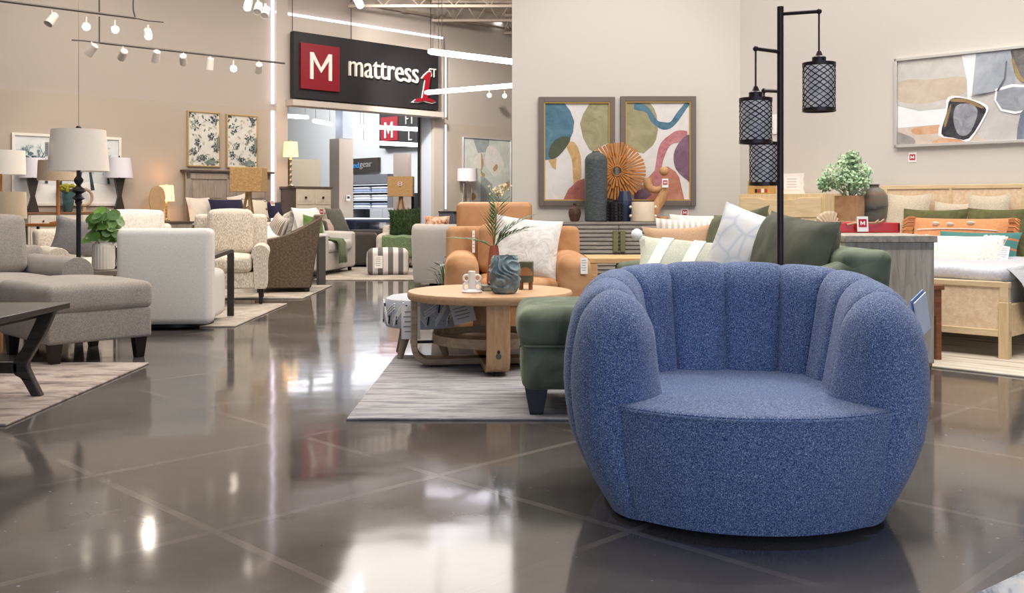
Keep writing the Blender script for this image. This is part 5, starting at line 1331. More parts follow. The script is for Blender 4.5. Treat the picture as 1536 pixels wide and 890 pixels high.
for sx in (-1,1):
    for sy in (-1,1): mb=MB(); mb.box((sx*.22,sy*.22,.193),(.045,.045,.386)); obj('leg',mb,GWT,stb,.003)
    mb=MB(); mb.tube([(sx*.2,-.24,.38),(sx*.12,-.24,.33),(sx*.05,-.24,.38)],.008,6); obj('bracket',mb,GWT,stb)
mb=MB(); mb.box((0,0,.11),(.46,.46,.025)); obj('lower_shelf',mb,GWT,stb,.003)
lv=thing('vase','white ribbed jar vase with round green leaves on grey side table','vase',(gx(153,8.3),8.33,.425))
def rib(r,z,a): return (r*(1+.03*math.cos(22*a)) if .02<z<.2 else r,z)
mb=MB(); mb.lathe([(.075,0),(.085,.008),(.088,.03),(.088,.19),(.085,.205),(.062,.225),(.058,.25),(.064,.262),(.055,.262),(.05,.2)],(0,0,0),88,fn=rib); obj('vessel',mb,plain('#ddd6cc',.5),lv)
rnd=random.Random(11)
for i in range(64):
    a=rnd.random()*2*PI; rr=rnd.uniform(.01,.15)*1.0; h=rnd.uniform(.27,.50)-rr*.25; c=Vector((rr*math.cos(a),rr*math.sin(a),h)); nrm=Vector((math.cos(a)*rnd.random(),math.sin(a)*rnd.random()-.5,rnd.uniform(.3,1))).normalized()
    e1=nrm.orthogonal().normalized(); e2=nrm.cross(e1); R_=rnd.uniform(.034,.05); vs=[c-nrm*.006]+[c+e1*R_*math.cos(2*PI*k/10)*(1.15)+e2*R_*math.sin(2*PI*k/10) for k in range(10)]
    mb=MB(); mb.add(vs,[(0,k+1,(k+1)%10+1) for k in range(10)]); mb.tube([(0,0,.2),(c.x*.4,c.y*.4,h*.75),tuple(c)],.0025,5); obj('leaf',mb,plain(['#4f7f2c','#3f6a26','#6b9a3d'][i%3],.4,var=.2),lv)
ph=thing('photo_frame','small dark tabletop photo frame beside the ribbed vase','picture frame',(gx(176,8.5),8.52,.425),R(15))
mb=MB(); mb.box((0,.02,.09),(.02,.16,.18),(0,R(-8),0)); mb.box((0,0,.012),(.09,.17,.024)); obj('frame',mb,plain('#2d2623',.4),ph,.003)
mb=MB(); mb.box((-.014,.02,.09),(.004,.12,.14),(0,R(-8),0)); plabel(obj('photo',mb,plain('#b9aa9c',.5),ph,smooth=False),'pale photo')
# seating in the second row
c2=thing('armchair','cream boucle armchair with grey pillow behind black lamp pole','armchair',(gx(120,9.9),10.0,0),R(35))
BOU=fabric('#c7bcaa','#ece4d8',60,bstr=.8)
seat_unit(c2,.84,.86,(BOU,BOU),seat_h=.44,arm_h=.56,arm_w=.20,back_h=.72,base_z=.08,arm='roll',legm=plain('#b97f3f',.5),backcush=False)
throw_pillow('throw_pillow','slate grey pillow with pointed corners on the boucle armchair','pillow',.52,.42,.16,fabric('#6b6a6c','#878587',120),(gx(112,9.75),9.85,.645),(R(-24),R(8),R(12)),seed=41,pinch=.14)
w2=thing('loveseat','white cable textured loveseat behind the off-white metal arm chair','sofa',(gx(200,11.9),12.0,0),R(40))
seat_unit(w2,1.1,.86,(BOU,fabric('#d2c9be','#f2ede6',45,bstr=1.0)),seat_h=.44,arm_h=.55,arm_w=.15,back_h=.74,base_z=.08,legm=DKW,bc_h=.90)
sgn=thing('table_sign','small white acrylic table sign with red top behind green leaves','sign',(gx(172,9.0),9.0,0))
mb=MB(); mb.lathe([(.1,0),(.1,.01),(.012,.02),(.012,.60)],(0,0,0),20); obj('stand',mb,BLK,sgn)
mb=MB(); mb.box((0,0,.66),(.15,.012,.13)); obj('card',mb,WHITE,sgn,smooth=False)
mb=MB(); mb.box((0,-.008,.685),(.13,.004,.07)); plabel(obj('red_panel',mb,RED,sgn,smooth=False),'red panel')
# lamps at far left
def simple_lamp(name,label,px,D,base_z,stem_prof,stem_m,shp,shm,group=None,seg=40,bulb=0):
    t=thing(name,label,'lamp' if name!='floor_lamp' else 'floor lamp',(gx(px,D),D,base_z),0,group)
    mb=MB(); mb.lathe(stem_prof,(0,0,0),24); obj('stem',mb,stem_m,t)
    s_=shade(*shp,D,shm,t,0,seg=seg); return t
zt=gz(226,9.6)
simple_lamp('floor_lamp','lamp with white drum shade and orange wood stem at left edge',0,9.6,0,[(.13,0),(.13,.02),(.02,.03),(.02,zt-.05)],plain('#b9793a',.5),(-36,35,-35,34,226,262),SHG)
sd2=thing('side_table','low round side table hidden behind the grey sofa back','side table',(gx(10,9.0),9.0,0))
mb=MB(); mb.lathe([(.25,.53),(.26,.535),(.26,.555),(.25,.56)],(0,0,0),36); obj('tabletop',mb,GWT,sd2)
mb=MB(); mb.lathe([(.18,0),(.18,.02),(.03,.03),(.03,.53)],(0,0,0),24); obj('pedestal',mb,GWT,sd2)
simple_lamp('table_lamp','lamp with tan pleated barrel shade just above sofa back','_' and 10,9.0,.56,[(.07,0),(.08,.05),(.05,.14),(.015,.2),(.012,.50)],plain('#a58e70',.5),(-18,38,-17,36,288,328),SHB)
kt=thing('console','slim black legged wood console under the beige drum lamp','console',(gx(86,10.7),10.72,0))
mb=MB(); mb.box((0,0,.755),(.62,.34,.03)); plabel(obj('top',mb,plain('#b0743a',.5),kt,.003),'orange brown wood top')
for sx in (-1,1):
    for sy in (-1,1): mb=MB(); mb.box((sx*.28,sy*.14,.37),(.025,.025,.74)); obj('leg',mb,BLACK,kt)
mb=MB(); mb.box((0,0,.2),(.56,.28,.02)); obj('shelf',mb,BLACK,kt)
simple_lamp('table_lamp','lamp with beige drum shade on thin wooden stem before the tree picture',87,10.7,.77,[(.085,0),(.085,.012),(.06,.02),(.018,.03),(.017,gz(272,10.7)-.77),(.01,gz(245,10.7)-.77)],plain('#a8713a',.5),(58,116,59,114,241,271),SHB)

# ------------------------------------------------------------------ left wall: tree picture, console, bed
s0,s1=sL(15),sL(179); zt,zb=zL(15,199),zL(15,309)
LFR=plain('#e3ddd4',.5)
BGA=paint('#c9d0d2','#dfe2e0',4); BGT=paint('#8fb0b8','#b5cdd2',8); TEAL=paint('#3f6a74','#7c9fa8',7); DKT=paint('#20323c','#43606c',8); SNOW=paint('#e6e4de','#f2f0ec',5)
art=[(SNOW,[(0,0),(1,0),(1,.25),(.7,.33),(.4,.25),(0,.36)])]
rnd=random.Random(14)
def tree(x,y,ang,L,w,dep):
    x2,y2=x+L*math.cos(ang)*.7,y+L*math.sin(ang)
    n=(-math.sin(ang)*w,math.cos(ang)*w)
    art.append((DKT if dep<3 else TEAL,[(x+n[0],y+n[1]),(x2+n[0]*.6,y2+n[1]*.6),(x2-n[0]*.6,y2-n[1]*.6),(x-n[0],y-n[1])]))
    if dep<4:
        for k in range(3): tree(x2,y2,ang+rnd.uniform(-.85,.85),L*rnd.uniform(.6,.82),w*.58,dep+1)
tree(.42,.25,1.5,.24,.020,0); tree(.74,.20,1.7,.26,.020,0); tree(.16,.30,1.5,.22,.016,0); tree(.60,.28,1.4,.2,.014,1); tree(.90,.3,1.7,.18,.012,1); tree(.29,.3,1.5,.2,.014,1)
for i in range(70): art.append((rnd.choice([TEAL,BGT,BGT]),circ(rnd.choice([.16,.30,.42,.6,.74,.9])+rnd.gauss(0,.06),rnd.uniform(.42,.9),rnd.uniform(.008,.025),rnd.uniform(.012,.03),8)))
p=LWp((s0+s1)/2,.04,zb); framed('framed_art','wide picture of teal winter trees in white frame on left wall',p,R(45),s1-s0,zt-zb,.04,.04,LFR,art,BGA)
coff=.48; s0,s1=sLo(40,coff),sLo(200,coff); zc=zLo(120,318,coff)
co_=thing('console','long cream console with brown top below the tree picture','console',LWp((s0+s1)/2,.05),R(45))
w=s1-s0; BT=wood('#6a4a33','#8a6647',5,'x'); CRMW=plain('#d8cfc0',.6,var=.04)
mb=MB(); mb.box((0,-.22,zc-.016),(w,.44,.032)); plabel(obj('top',mb,BT,co_,.003),'brown wood top')
mb=MB(); mb.box((0,-.22,(zc-.032+.08)/2),(w-.05,.40,zc-.112)); obj('body',mb,CRMW,co_,.003)
n=4
for i in range(n):
    x=-w/2+.04+(w-.08)*(i+.5)/n; mb=MB(); mb.box((x,-.425,zc-.13),((w-.08)/n-.02,.02,.16)); dd=obj('drawer',mb,CRMW,co_,.003)
    mb=MB(); mb.sph((x,-.45,zc-.13),.014,10); obj('knob',mb,plain('#4a3a30',.4,.5),dd)
    mb=MB(); mb.box((x,-.425,(zc-.22+.1)/2),((w-.08)/n-.02,.02,zc-.34)); obj('door',mb,CRMW,co_,.003)
for s in (-1,1): mb=MB(); mb.box((s*(w/2-.07),-.22,.04),(.08,.36,.08)); obj('foot',mb,CRMW,co_)
PEW=plain('#4a4540',.35,.6)
def hour(px,lab):
    off=.26; D=(CL-off/S2)/(1-(px-CX)/F); p=at(px,300,D); t=thing('table_lamp',lab,'lamp',(p.x,p.y,zc))
    h=gz(266,D)-zc
    mb=MB(); P=[(-.08,0),(.08,0),(.024,h*.45),(.08,h*.98),(-.08,h*.98),(-.024,h*.45)]; 
    M0=mb.M; mb.M=Matrix.Rotation(R(45),4,'Z'); mb.prism(sp2(P,1),-.035,.035,'y'); mb.M=M0; obj('base',mb,PEW,t,.008)
    mb=MB(); mb.tube([(0,0,h*.95),(0,0,gz(240,D)-zc)],.008,8); obj('rod',mb,PEW,t)
    shade(px-19.5,px+19.5,px-16,px+16,237,267,D,plain('#dcd8e0',.8),t,0)
    mb=MB(); mb.sph((0,0,gz(235,D)-zc),.014,8); obj('finial',mb,PEW,t)
hour(49,'hourglass base lamp with white tapered shade at left of console'); hour(179,'hourglass base lamp with white tapered shade at right end of console')
off=.22; D=(CL-off/S2)/(1-(102-CX)/F); p=at(102,300,D)
gv=thing('vase','teal glass vase with yellow green flowers on the cream console','vase',(p.x,p.y,zc))
mb=MB(); mb.lathe([(.05,0),(.06,.01),(.075,.1),(.095,.22),(.098,.30),(.09,.30),(.06,.1)],(0,0,0),28); obj('vessel',mb,plain('#41605f',.15,var=.3,coat=.4),gv)
mb=MB(); rnd=random.Random(6)
for i in range(60):
    a=rnd.random()*2*PI; rr=.13*rnd.random()**.5; mb.sph((rr*math.cos(a),rr*math.sin(a),.34+.07*rnd.random()-rr*.3),.024,7)
o=obj('flower',mb,plain('#8f8a1f',.6,var=.3),gv); o['kind']='stuff'
off=.18; D=(CL-off/S2)/(1-(126-CX)/F); p=at(126,300,D)
ro=thing('ring_ornament','tan wooden ring ornament on console behind the black lamp pole','ornament',(p.x,p.y,zc),R(45))
mb=MB(); mb.tube([(.12*math.cos(2*PI*i/28),0,.215+.12*math.sin(2*PI*i/28)) for i in range(28)],.022,10,True); mb.box((0,0,.035),(.05,.05,.07)); mb.box((0,0,.006),(.14,.09,.012)); obj('ring',mb,plain('#b39a80',.6),ro)
# bed on the left wall
s0,s1=sLo(275,.1),sLo(406,.1); hb=zLo(275,255,.1); w=s1-s0
HBW=wood('#8d8175','#aa9e90',4,'z'); HBD=wood('#4c4038','#63554a',5,'x')
b2=thing('bed','grey wood panelled bed with dark cap rail on left wall','bed',LWp((s0+s1)/2,.06),R(45))
mb=MB(); mb.box((0,-.03,hb/2-.01),(w-.06,.05,hb-.03))
for s in (-1,0,1): mb.box((s*(w/2-.07),-.06,hb/2),(.09,.03,hb-.04))
mb.box((0,-.06,hb-.09),(w-.06,.03,.1)); mb.box((0,-.06,hb-.55),(w-.06,.03,.1))
for s in (-1,1): mb.box((s*(w/4-.01),-.05,hb-.31),(w/2-.28,.03,.28))
h_=obj('headboard',mb,HBW,b2,.004)
mb=MB(); mb.box((0,-.05,hb-.012),(w+.06,.13,.035)); plabel(obj('cap_rail',mb,HBD,h_,.006),'dark brown cap rail')
mb=MB(); mb.rbox((0,-.78,.44),(w-.10,1.32,.30),.06,3,6); plabel(obj('mattress',mb,fabric('#a8a09a','#c4bdb6',60),b2),'grey covered mattress')
mb=MB(); mb.box((0,-.78,.2),(w-.06,1.36,.18)); obj('side_rail',mb,HBW,b2,.004)
mb=MB(); mb.box((0,-1.49,.30),(w-.04,.05,.60)); obj('footboard',mb,HBW,b2,.004)
for sx in (-1,1):
    for y in (-.05,-1.46): mb=MB(); mb.box((sx*(w/2-.06),y,.055),(.07,.07,.11)); obj('leg',mb,HBW,b2)
def bp(name,label,px0,px1,py0,py1,off,th,mat,tilt=-20,roll=0,seed=0):
    pc=(px0+px1)/2; c=WL(pc,(py0+py1)/2,off); w=sLo(px1,off)-sLo(px0,off); h=zLo(pc,py0,off)-zLo(pc,py1,off)
    return throw_pillow(name,label,'pillow',w,h/math.cos(R(tilt)),th,mat,c,(R(tilt),R(roll),R(45)),seed=seed)
NAVY=fabric('#1f1d33','#322f4a',100); CRS=fabric('#d3c8b8','#e8dfd2',120)
bp('bed_pillow','cream pillow at left of grey bed behind the cream armchair',282,318,296,338,.35,.16,CRS,seed=51)
o=bp('bed_pillow','long navy pillow at the middle of the grey bed',314,368,299,322,.55,.14,NAVY,seed=52)
o=bp('bed_pillow','small white pillow with red tag above the navy pillow',344,372,293,318,.38,.14,CRS,roll=-12,seed=53); tag_card(o,(.04,-.09,-.02),(0,0,0),.09,.11)
DIA=None
m,nt,b=newmat('diamond_cloth'); b.inputs['Roughness'].default_value=.9
ck=N(nt,'ShaderNodeTexVoronoi',Scale=6.0,distance='MANHATTAN',Randomness=0.0,feature='F1'); nt.links.new(coord(nt,(1,1,1)),ck.inputs['Vector'])
nt.links.new(ramp(nt,ck.outputs['Distance'],[(.30,'#ddd2bf'),(.36,'#5c5247'),(.46,'#5c5247'),(.52,'#d6cab6')]),b.inputs['Base Color']); DIA=m
bp('bed_pillow','cream pillow with brown diamond pattern on the grey bed',364,403,299,330,.60,.16,DIA,roll=4,seed=54)
o=bp('bed_pillow','navy pillow at right end of the grey bed by white strip light',400,424,303,328,.45,.14,NAVY,seed=55); tag_card(o,(-.06,-.07,.10),(0,0,0),.07,.09)
# floral picture pair
FLB=paint('#cfc9bb','#e3dfd4',6); FG1=paint('#5c6f6a','#8a9a8e',9); FG2=paint('#2e3b48','#52606a',9); FG3=paint('#a8a88a','#c3c2a8',8)
def floral(seed):
    rnd=random.Random(seed); L=[]
    def leaf(x,y,a,l,w,mm):
        P=[(0,0),(.3*l,w),(.7*l,w*.8),(l,0),(.7*l,-w*.8),(.3*l,-w)]; L.append((mm,[(x+(p*math.cos(a)-q*math.sin(a)),y+(p*math.sin(a)+q*math.cos(a))*.62) for p,q in P]))
    for i in range(60): leaf(rnd.random(),rnd.random(),rnd.random()*6.28,rnd.uniform(.08,.2),rnd.uniform(.015,.04),rnd.choice([FG3,FG3,FG1]))
    for (cx,cy,n) in ((.05,.95,10),(.85,.9,16),(.2,.75,8),(.75,.55,12),(.92,.35,14),(.3,.42,8),(.15,.25,8),(.45,.15,12),(.75,.08,12)):
        for i in range(int(n*1.7)): leaf(cx+rnd.gauss(0,.07),cy+rnd.gauss(0,.04),rnd.random()*6.28,rnd.uniform(.04,.12),rnd.uniform(.012,.03),rnd.choice([FG1,FG2,FG2]))
        for i in range(5): L.append((FG2,circ(cx+rnd.gauss(0,.06),cy+rnd.gauss(0,.05),.018,.012,8)))
    leaf(.5,.06,.1,.42,.07,FG1); leaf(.93,.3,1.5,.5,.05,FG1)
    return L
LGD=plain('#c4a472',.4,.3)
for px0,px1,py0,py1,lab,sd in ((278,328,166,250,'left one of two botanical prints in light gold frames above bed',1),(336.5,384,171,252,'right one of two botanical prints in light gold frames above bed',2)):
    s0,s1=sL(px0),sL(px1); zt,zb=zL(px0,py0),zL(px0,py1); framed('framed_art',lab,LWp((s0+s1)/2,.042,zb),R(45),s1-s0,zt-zb,.022,.04,LGD,floral(sd),FLB)
# flower painting right of the sign
s0,s1=sL(691),sL(763.5); zt,zb=zL(691,205.5),zL(691,306)
FA=paint('#bfc6ba','#dadfd4',4); FW=paint('#d9d3c6','#ebe6dc',6); FO=paint('#b98a4c','#cfa873',8); FD=paint('#8d9a98','#aab4b0',6)
fart=[(FD,[(.2,1),(.55,1),(.5,.8),(.3,.78)]),(FW,sp2([(.45,.72),(.5,.88),(.6,.9),(.72,.84),(.82,.7),(.86,.6),(.78,.48),(.66,.42),(.55,.5),(.47,.58)],4)),(FW,sp2([(.2,.66),(.28,.74),(.36,.78),(.42,.68),(.4,.55),(.28,.55)],4)),
 (FO,sp2([(.36,.78),(.40,.72),(.42,.6),(.38,.5),(.45,.45),(.42,.40),(.36,.46),(.37,.62)],4)),(FO,sp2([(.62,.55),(.7,.62),(.72,.56),(.66,.5)],4)),(FD,[(.35,0),(.36,.42),(.44,.40),(.60,.30),(.62,0)]),(FW,[(.02,0),(.02,.40),(.28,.34),(.3,0)]),(FO,sp2([(.14,.1),(.2,.16),(.26,.1),(.2,.04)],4)),(FO,[(.86,.32),(.98,.36),(.98,.2),(.86,.2)])]
framed('framed_art','large pale flower painting in thin silver frame right of the sign',LWp((s0+s1)/2,.042,zb),R(45),s1-s0,zt-zb,.02,.04,plain('#cfcdcf',.3,.5),fart,FA)
# nightstand, lit lamp, oval panel
off=.3; D=(CL-off/S2)/(1-(238-CX)/F); p=at(238,300,D)
ns=thing('nightstand','grey wood nightstand left of the grey bed under lit lamp','nightstand',LWp(sLo(238,.02),.05),R(45)); NZ=.72
mb=MB(); mb.box((0,-.25,NZ/2+.03),(.62,.46,NZ-.10)); obj('body',mb,HBW,ns,.004)
mb=MB(); mb.box((0,-.25,NZ-.015),(.66,.5,.03)); obj('top',mb,HBD,ns,.004)
for i in range(2): mb=MB(); mb.box((0,-.485,.24+.26*i),(.54,.02,.22)); dd=obj('drawer',mb,HBW,ns,.003); mb=MB(); mb.sph((0,-.505,.24+.26*i),.014,8); obj('knob',mb,BLK,dd)
for s in (-1,1): mb=MB(); mb.box((s*.27,-.25,.04),(.06,.40,.08)); obj('foot',mb,HBW,ns)
SHLIT=glow('#ffd9a0',1.6,.8)
def lit_lamp(px,off,zb,py0,py1,pw0,pw1,label,crystal=False):
    D=(CL-off/S2)/(1-(px-CX)/F); p=at(px,300,D); t=thing('table_lamp',label,'lamp',(p.x,p.y,zb))
    hs=gz(py1,D)-zb
    pr=[(.055,0),(.06,.012),(.02,.03)]
    k=5
    for i in range(k): z_=.05+(hs-.06)*i/k; dz=(hs-.06)/k; pr+= [(.010,z_),(.028 if crystal else .018,z_+dz*.5),(.010,z_+dz*.95)]
    pr+=[(.008,hs),(.008,hs+.12)]
    mb=MB(); mb.lathe(pr,(0,0,0),20); obj('stem',mb,plain('#b39b78',.25,.6) ,t)
    shade(px-pw1,px+pw1,px-pw0,px+pw0,py0,py1,D,SHLIT,t,0)
    mb=MB(); mb.sph((0,0,gz(py0,D)-zb+.015),.014,8); obj('finial',mb,plain('#b39b78',.25,.6),t)
    l=bpy.data.lights.new('bulb','POINT'); l.energy=9; l.color=(1,.72,.42); l.shadow_soft_size=.05; lo=bpy.data.objects.new('bulb',l); COL.objects.link(lo); lo.parent=t; lo.location=(0,0,hs+.10)
    return t
lit_lamp(249.5,.28,NZ,278,302,10,12,'small lit lamp with glowing cream shade on left nightstand')
p2=WL(236,300,.36)
ov=thing('oval_mirror','tan oval tabletop mirror on a small stand beside the lit lamp','mirror',(p2.x,p2.y,NZ),R(40))
mb=MB(); a_=.17;hh=.42; P=[]
for i in range(40):
    t_=2*PI*i/40; c,s=math.cos(t_),math.sin(t_); P.append((.125*math.copysign(abs(c)**.75,c),.33+.215*math.copysign(abs(s)**.85,s)))
mb.prism(P,-.012,.012,'y'); obj('panel',mb,plain('#b8966f',.35,var=.08),ov,.004)
mb=MB(); mb.cyl((0,0,.065),.012,.12,10); mb.lathe([(.07,0),(.07,.012),(.012,.02)],(0,0,0),20); obj('stand',mb,PEW,ov)
# burlap square lamp on tripod
D=13.0
tl=thing('tripod_lamp','tripod lamp with burlap square shade in front of the grey bed','floor lamp',(gx(373,D),D,0))
zt=gz(290,D); TW=plain('#a58660',.6)
for i in range(3):
    a=R(-90+120*i+30); mb=MB(); mb.tube([(.02*math.cos(a),.02*math.sin(a),zt),(.24*math.cos(a),.24*math.sin(a),.012)],[.018,.022],10); obj('leg',mb,TW,tl)
mb=MB(); mb.cyl((0,0,zt+.0),.04,.05,16); mb.tube([(0,0,zt),(0,0,gz(255,D))],.01,8); obj('hub',mb,TW,tl)
BURL=woven('#c9a678','#a5804f',150)
mb=MB(); rw=(397-349)/2/F*D; mb.box((0,0,0),(0.001,.001,.001)) if 0 else None
z0,z1=gz(288,D),gz(252,D); rw*=.98
def sqshade(rw,z0,z1,mat,t,dp=None):
    dp=dp or rw; mb=MB()
    for s in (-1,1): mb.box((0,s*dp,(z0+z1)/2),(2*rw,.008,z1-z0)); mb.box((s*rw,0,(z0+z1)/2),(.008,2*dp,z1-z0))
    mb.box((0,0,z1-.012),(2*rw,.012,.008)); return obj('lamp_shade',mb,mat,t,.004)
sqshade(rw,z0,z1,BURL,tl,rw*.7)
# cream chest of drawers with dark side
off=.56; s0,s1=sLo(443,off),sLo(497,off); zc=zLo(443,279.5,off); w=s1-s0
cd=thing('chest_of_drawers','cream fronted brown chest of drawers holding lit lamp by the portal','chest of drawers',LWp((s0+s1)/2,.06),R(45))
CDW=plain('#cfc3ae',.6,var=.05); BSD=plain('#5f5044',.6,var=.08)
mb=MB(); mb.box((0,-.26,(zc-.03+.08)/2),(w-.03,.48,zc-.11)); plabel(obj('body',mb,BSD,cd,.004),'brown case')
mb=MB(); mb.box((0,-.26,zc-.018),(w+.03,.53,.036)); plabel(obj('top',mb,BSD,cd,.005),'dark brown top')
mb=MB(); mb.box((0,-.502,(zc-.04+.08)/2),(w-.03,.012,zc-.12)); fr_=plabel(obj('face_frame',mb,CDW,cd,smooth=False),'cream face frame')
zz=zc-.06
def drw(x,z,ww,hh,two):
    mb=MB(); mb.box((x,-.512,z),(ww,.014,hh)); mb.box((x,-.520,z),(ww-.09,.006,hh-.09)); d_=obj('drawer',mb,CDW,cd,.004)
    for xx in ((x-ww*.27,x+ww*.27) if two else (x,)):
        mb=MB()
        if two: mb.tube([(xx-.035,-.52,z+.012),(xx-.03,-.54,z-.004),(xx+.03,-.54,z-.004),(xx+.035,-.52,z+.012)],.009,6)
        else: mb.sph((xx,-.535,z),.022,10)
        obj('pull' if two else 'knob',mb,plain('#2b2622',.35,.6),d_)
for s in (-1,1): drw(s*w/4*.96,zz-.13,w/2-.05,.24,False)
for i in range(3): drw(0,zz-.26-.14-.29*i,w-.07,.25,True)
for s in (-1,1): mb=MB(); mb.box((s*(w/2-.06),-.26,.04),(.08,.44,.08)); obj('foot',mb,BSD,cd)
tag_card(cd,(.12,-.56,zz-.38),(0,0,0),.11,.09)
lit_lamp(436,.45,zc,213,235,10,11.5,'lit lamp with cream shade and beaded stem on the tall chest',True)

# ------------------------------------------------------------------ dresser with lamp and flowers right of the portal
off=.55; s0,s1=sLo(681,off),sLo(800,off); zc=zLo(681,317,off); w=s1-s0
gd=thing('dresser','charcoal dresser end behind the curved grey tub chair','dresser',LWp((s0+s1)/2,.05),R(45))
CHD=plain('#55555a',.55,var=.08)
mb=MB(); mb.box((0,-.25,(zc+.07)/2-.015),(w-.03,.46,zc-.10)); obj('body',mb,CHD,gd,.004)
mb=MB(); mb.box((0,-.25,zc-.015),(w,.5,.03)); plabel(obj('top',mb,plain('#332d2b',.5),gd,.003),'dark top')
for i in range(3):
    for j in range(2): mb=MB(); mb.box((-w/4+w/2*j,-.485,.18+.24*i),(w/2-.05,.02,.21)); obj('drawer',mb,CHD,gd,.003)
for s in (-1,1): mb=MB(); mb.box((s*(w/2-.06),-.25,.035),(.07,.42,.07)); obj('foot',mb,CHD,gd)
D=(CL-.3/S2)/(1-(701-CX)/F); p=at(701,300,D)
wl=thing('table_lamp','clear glass lamp with white drum shade before the flower painting','lamp',(p.x,p.y,zc))
mb=MB(); mb.lathe([(.10,0),(.10,.02),(.085,.03),(.085,gz(273,D)-zc-.03),(.04,gz(273,D)-zc),(.01,gz(273,D)-zc+.02),(.01,gz(256,D)-zc)],(0,0,0),28); obj('base',mb,glass('#e6dccf',.05),wl)
shade(686,716.5,686.5,716,253,272,D,plain('#dcd5d8',.8),wl,0)
D=(CL-.28/S2)/(1-(752-CX)/F); p=at(750,300,D)
fv=thing('flower_vase','cream flowers in dark square pot on the charcoal dresser','flowers',(p.x-.1,p.y-.1,zc))
mb=MB(); mb.box((0,0,.15),(.15,.15,.30)); obj('pot',mb,plain('#5a5157',.5),fv,.004)
mb=MB(); rnd=random.Random(16)
for i in range(40):
    c=Vector((rnd.gauss(.10,.09),rnd.gauss(0,.06),rnd.uniform(.32,.56))); mb.sph(c,.03,7); 
    mb.tube([(0,0,.25),tuple(c)],.004,4)
o=obj('flower',mb,plain('#d6c7a8',.7,var=.2),fv); o['kind']='stuff'

# ------------------------------------------------------------------ bedding department behind the portal
off=.5
def sBo(px,off): k=(px-CX)/F; D=(CB-off/S2)/(1+k); return S2*(k*D-D)
def zBo(px,py,off): k=(px-CX)/F; return gz(py,(CB-off/S2)/(1+k))
def BW_(s,off,z=0): return BASE_B+Vector((S2,-S2,0))*s+Vector((-S2,-S2,0))*off+Vector((0,0,z))
s0,s1=sBo(526,off),sBo(583,off); zt=zBo(555,262,off); w=s1-s0
bsf=thing('shelving_unit','dark grey wall shelving stacked with white bedding behind the portal','shelf',BW_((s0+s1)/2,.02),R(-45))
SHD=plain('#77777c',.6)
mb=MB(); mb.box((0,-.02,zt/2),(w,.03,zt)); 
for s in (-1,1): mb.box((s*(w/2-.02),-.25,zt/2),(.04,.48,zt))
mb.box((0,-.25,zt-.12),(w,.48,.24)); obj('case',mb,SHD,bsf,smooth=False)
zsh=[zBo(555,y,off) for y in (276.5,288,300,312,327)]
for z_ in zsh: mb=MB(); mb.box((0,-.25,z_-.015),(w-.08,.46,.03)); obj('shelf',mb,plain('#d5dae2',.4),bsf,smooth=False)
BPW=fabric('#d8dbe2','#f1f2f5',80,bstr=.2); BPB=fabric('#7f8fb5','#b9c4dd',80)
first=None; labs=['upper left','upper right','second row left','second row right','third row left','third row right','fourth row left','fourth row right']
k=0
for r_,z_ in enumerate(zsh[:4]):
    for c_ in (-1,1):
        hgt=(.12,.12,.12,.13)[r_]
        for q in range(2 if r_ else 1):
            mb=MB(); mb.rbox((0,0,.045),(w/2-.10,.38,.09),.04,3,4,puff=(0,0,.02)); x=c_*(w/4-.01)
            pos=BW_((s0+s1)/2+x,.28,z_+.002+q*.072)
            if first is None:
                first=obj('folded_bedding',mb,BPW); o=first
            else: o=first.copy(); COL.objects.link(o)
            if (r_+q)%3==1: o.data=o.data.copy(); o.data.materials[0]=BPB
            if q: o.scale=(1,1,.72)
            else: o.scale=(1,1,.74)
            o.location=pos; o.rotation_euler=(0,0,R(-45)); tag(o,'folded white or pale blue bedding stacked on grey shelving behind portal','bedding','bedding on the shelving unit')
off=1.2
D=(CB-off/S2)/(1+(581-CX)/F)
for px,lab in ((571,'pale grey storage cabinet left one below the tripod lamp shade'),(590,'pale grey storage cabinet right one below the tripod lamp shade')):
    off=1.1; ww=sBo(px+9.2,off)-sBo(px-9.2,off); h_=zBo(px,312,off); t=thing('cabinet',lab,'cabinet',BW_(sBo(px,off),off-.05),R(-45))
    mb=MB(); mb.box((0,.0,h_/2),(ww,.4,h_)); obj('body',mb,plain('#c3c5cb',.5),t,.004)
    for i in range(2): mb=MB(); mb.box((0,-.205,h_*(.27+.46*i)),(ww-.05,.014,h_*.43)); obj('door',mb,plain('#cdd0d6',.5),t,.003)
    mb=MB(); mb.xf(); 
off=.9; t=thing('display_rack','black open display rack beside the dark door frame','shelf',BW_(sBo(617,off),off),R(-45)); h_=zBo(617,290,off); ww=sBo(628,off)-sBo(606,off)
mb=MB(); mb.box((0,.15,h_/2),(ww,.03,h_)); 
for s in (-1,1): mb.box((s*ww/2,0,h_/2),(.03,.3,h_))
obj('case',mb,BLK,t,smooth=False)
for i in range(4): mb=MB(); mb.box((0,0,h_*(.1+.28*i)),(ww,.3,.02)); obj('shelf',mb,plain('#6a6d72',.5),t,smooth=False)
mt=thing('mattress_display','white mattress on navy base in the bedding department','mattress',(gx(545,19.9)-.2,20.4,0),R(45))
mb=MB(); mb.rbox((0,0,.28),(1.5,1.9,.36),.03,2,2); obj('base',mb,plain('#20263a',.7),mt); mb=MB(); mb.rbox((0,0,.58),(1.5,1.9,.24),.06,3,5,puff=(0,0,.02)); obj('mattress',mb,plain('#e9edf3',.8),mt)
mb=MB(); mb.rbox((0,-.75,.58),(1.52,.4,.25),.06,3,4); obj('bed_runner',mb,plain('#27304a',.8),mt)
D=17.8
tl2=thing('tripod_lamp','tripod floor lamp with square burlap shade behind cream sofa','floor lamp',(gx(601.5,D),D,0))
zt=gz(297,D)
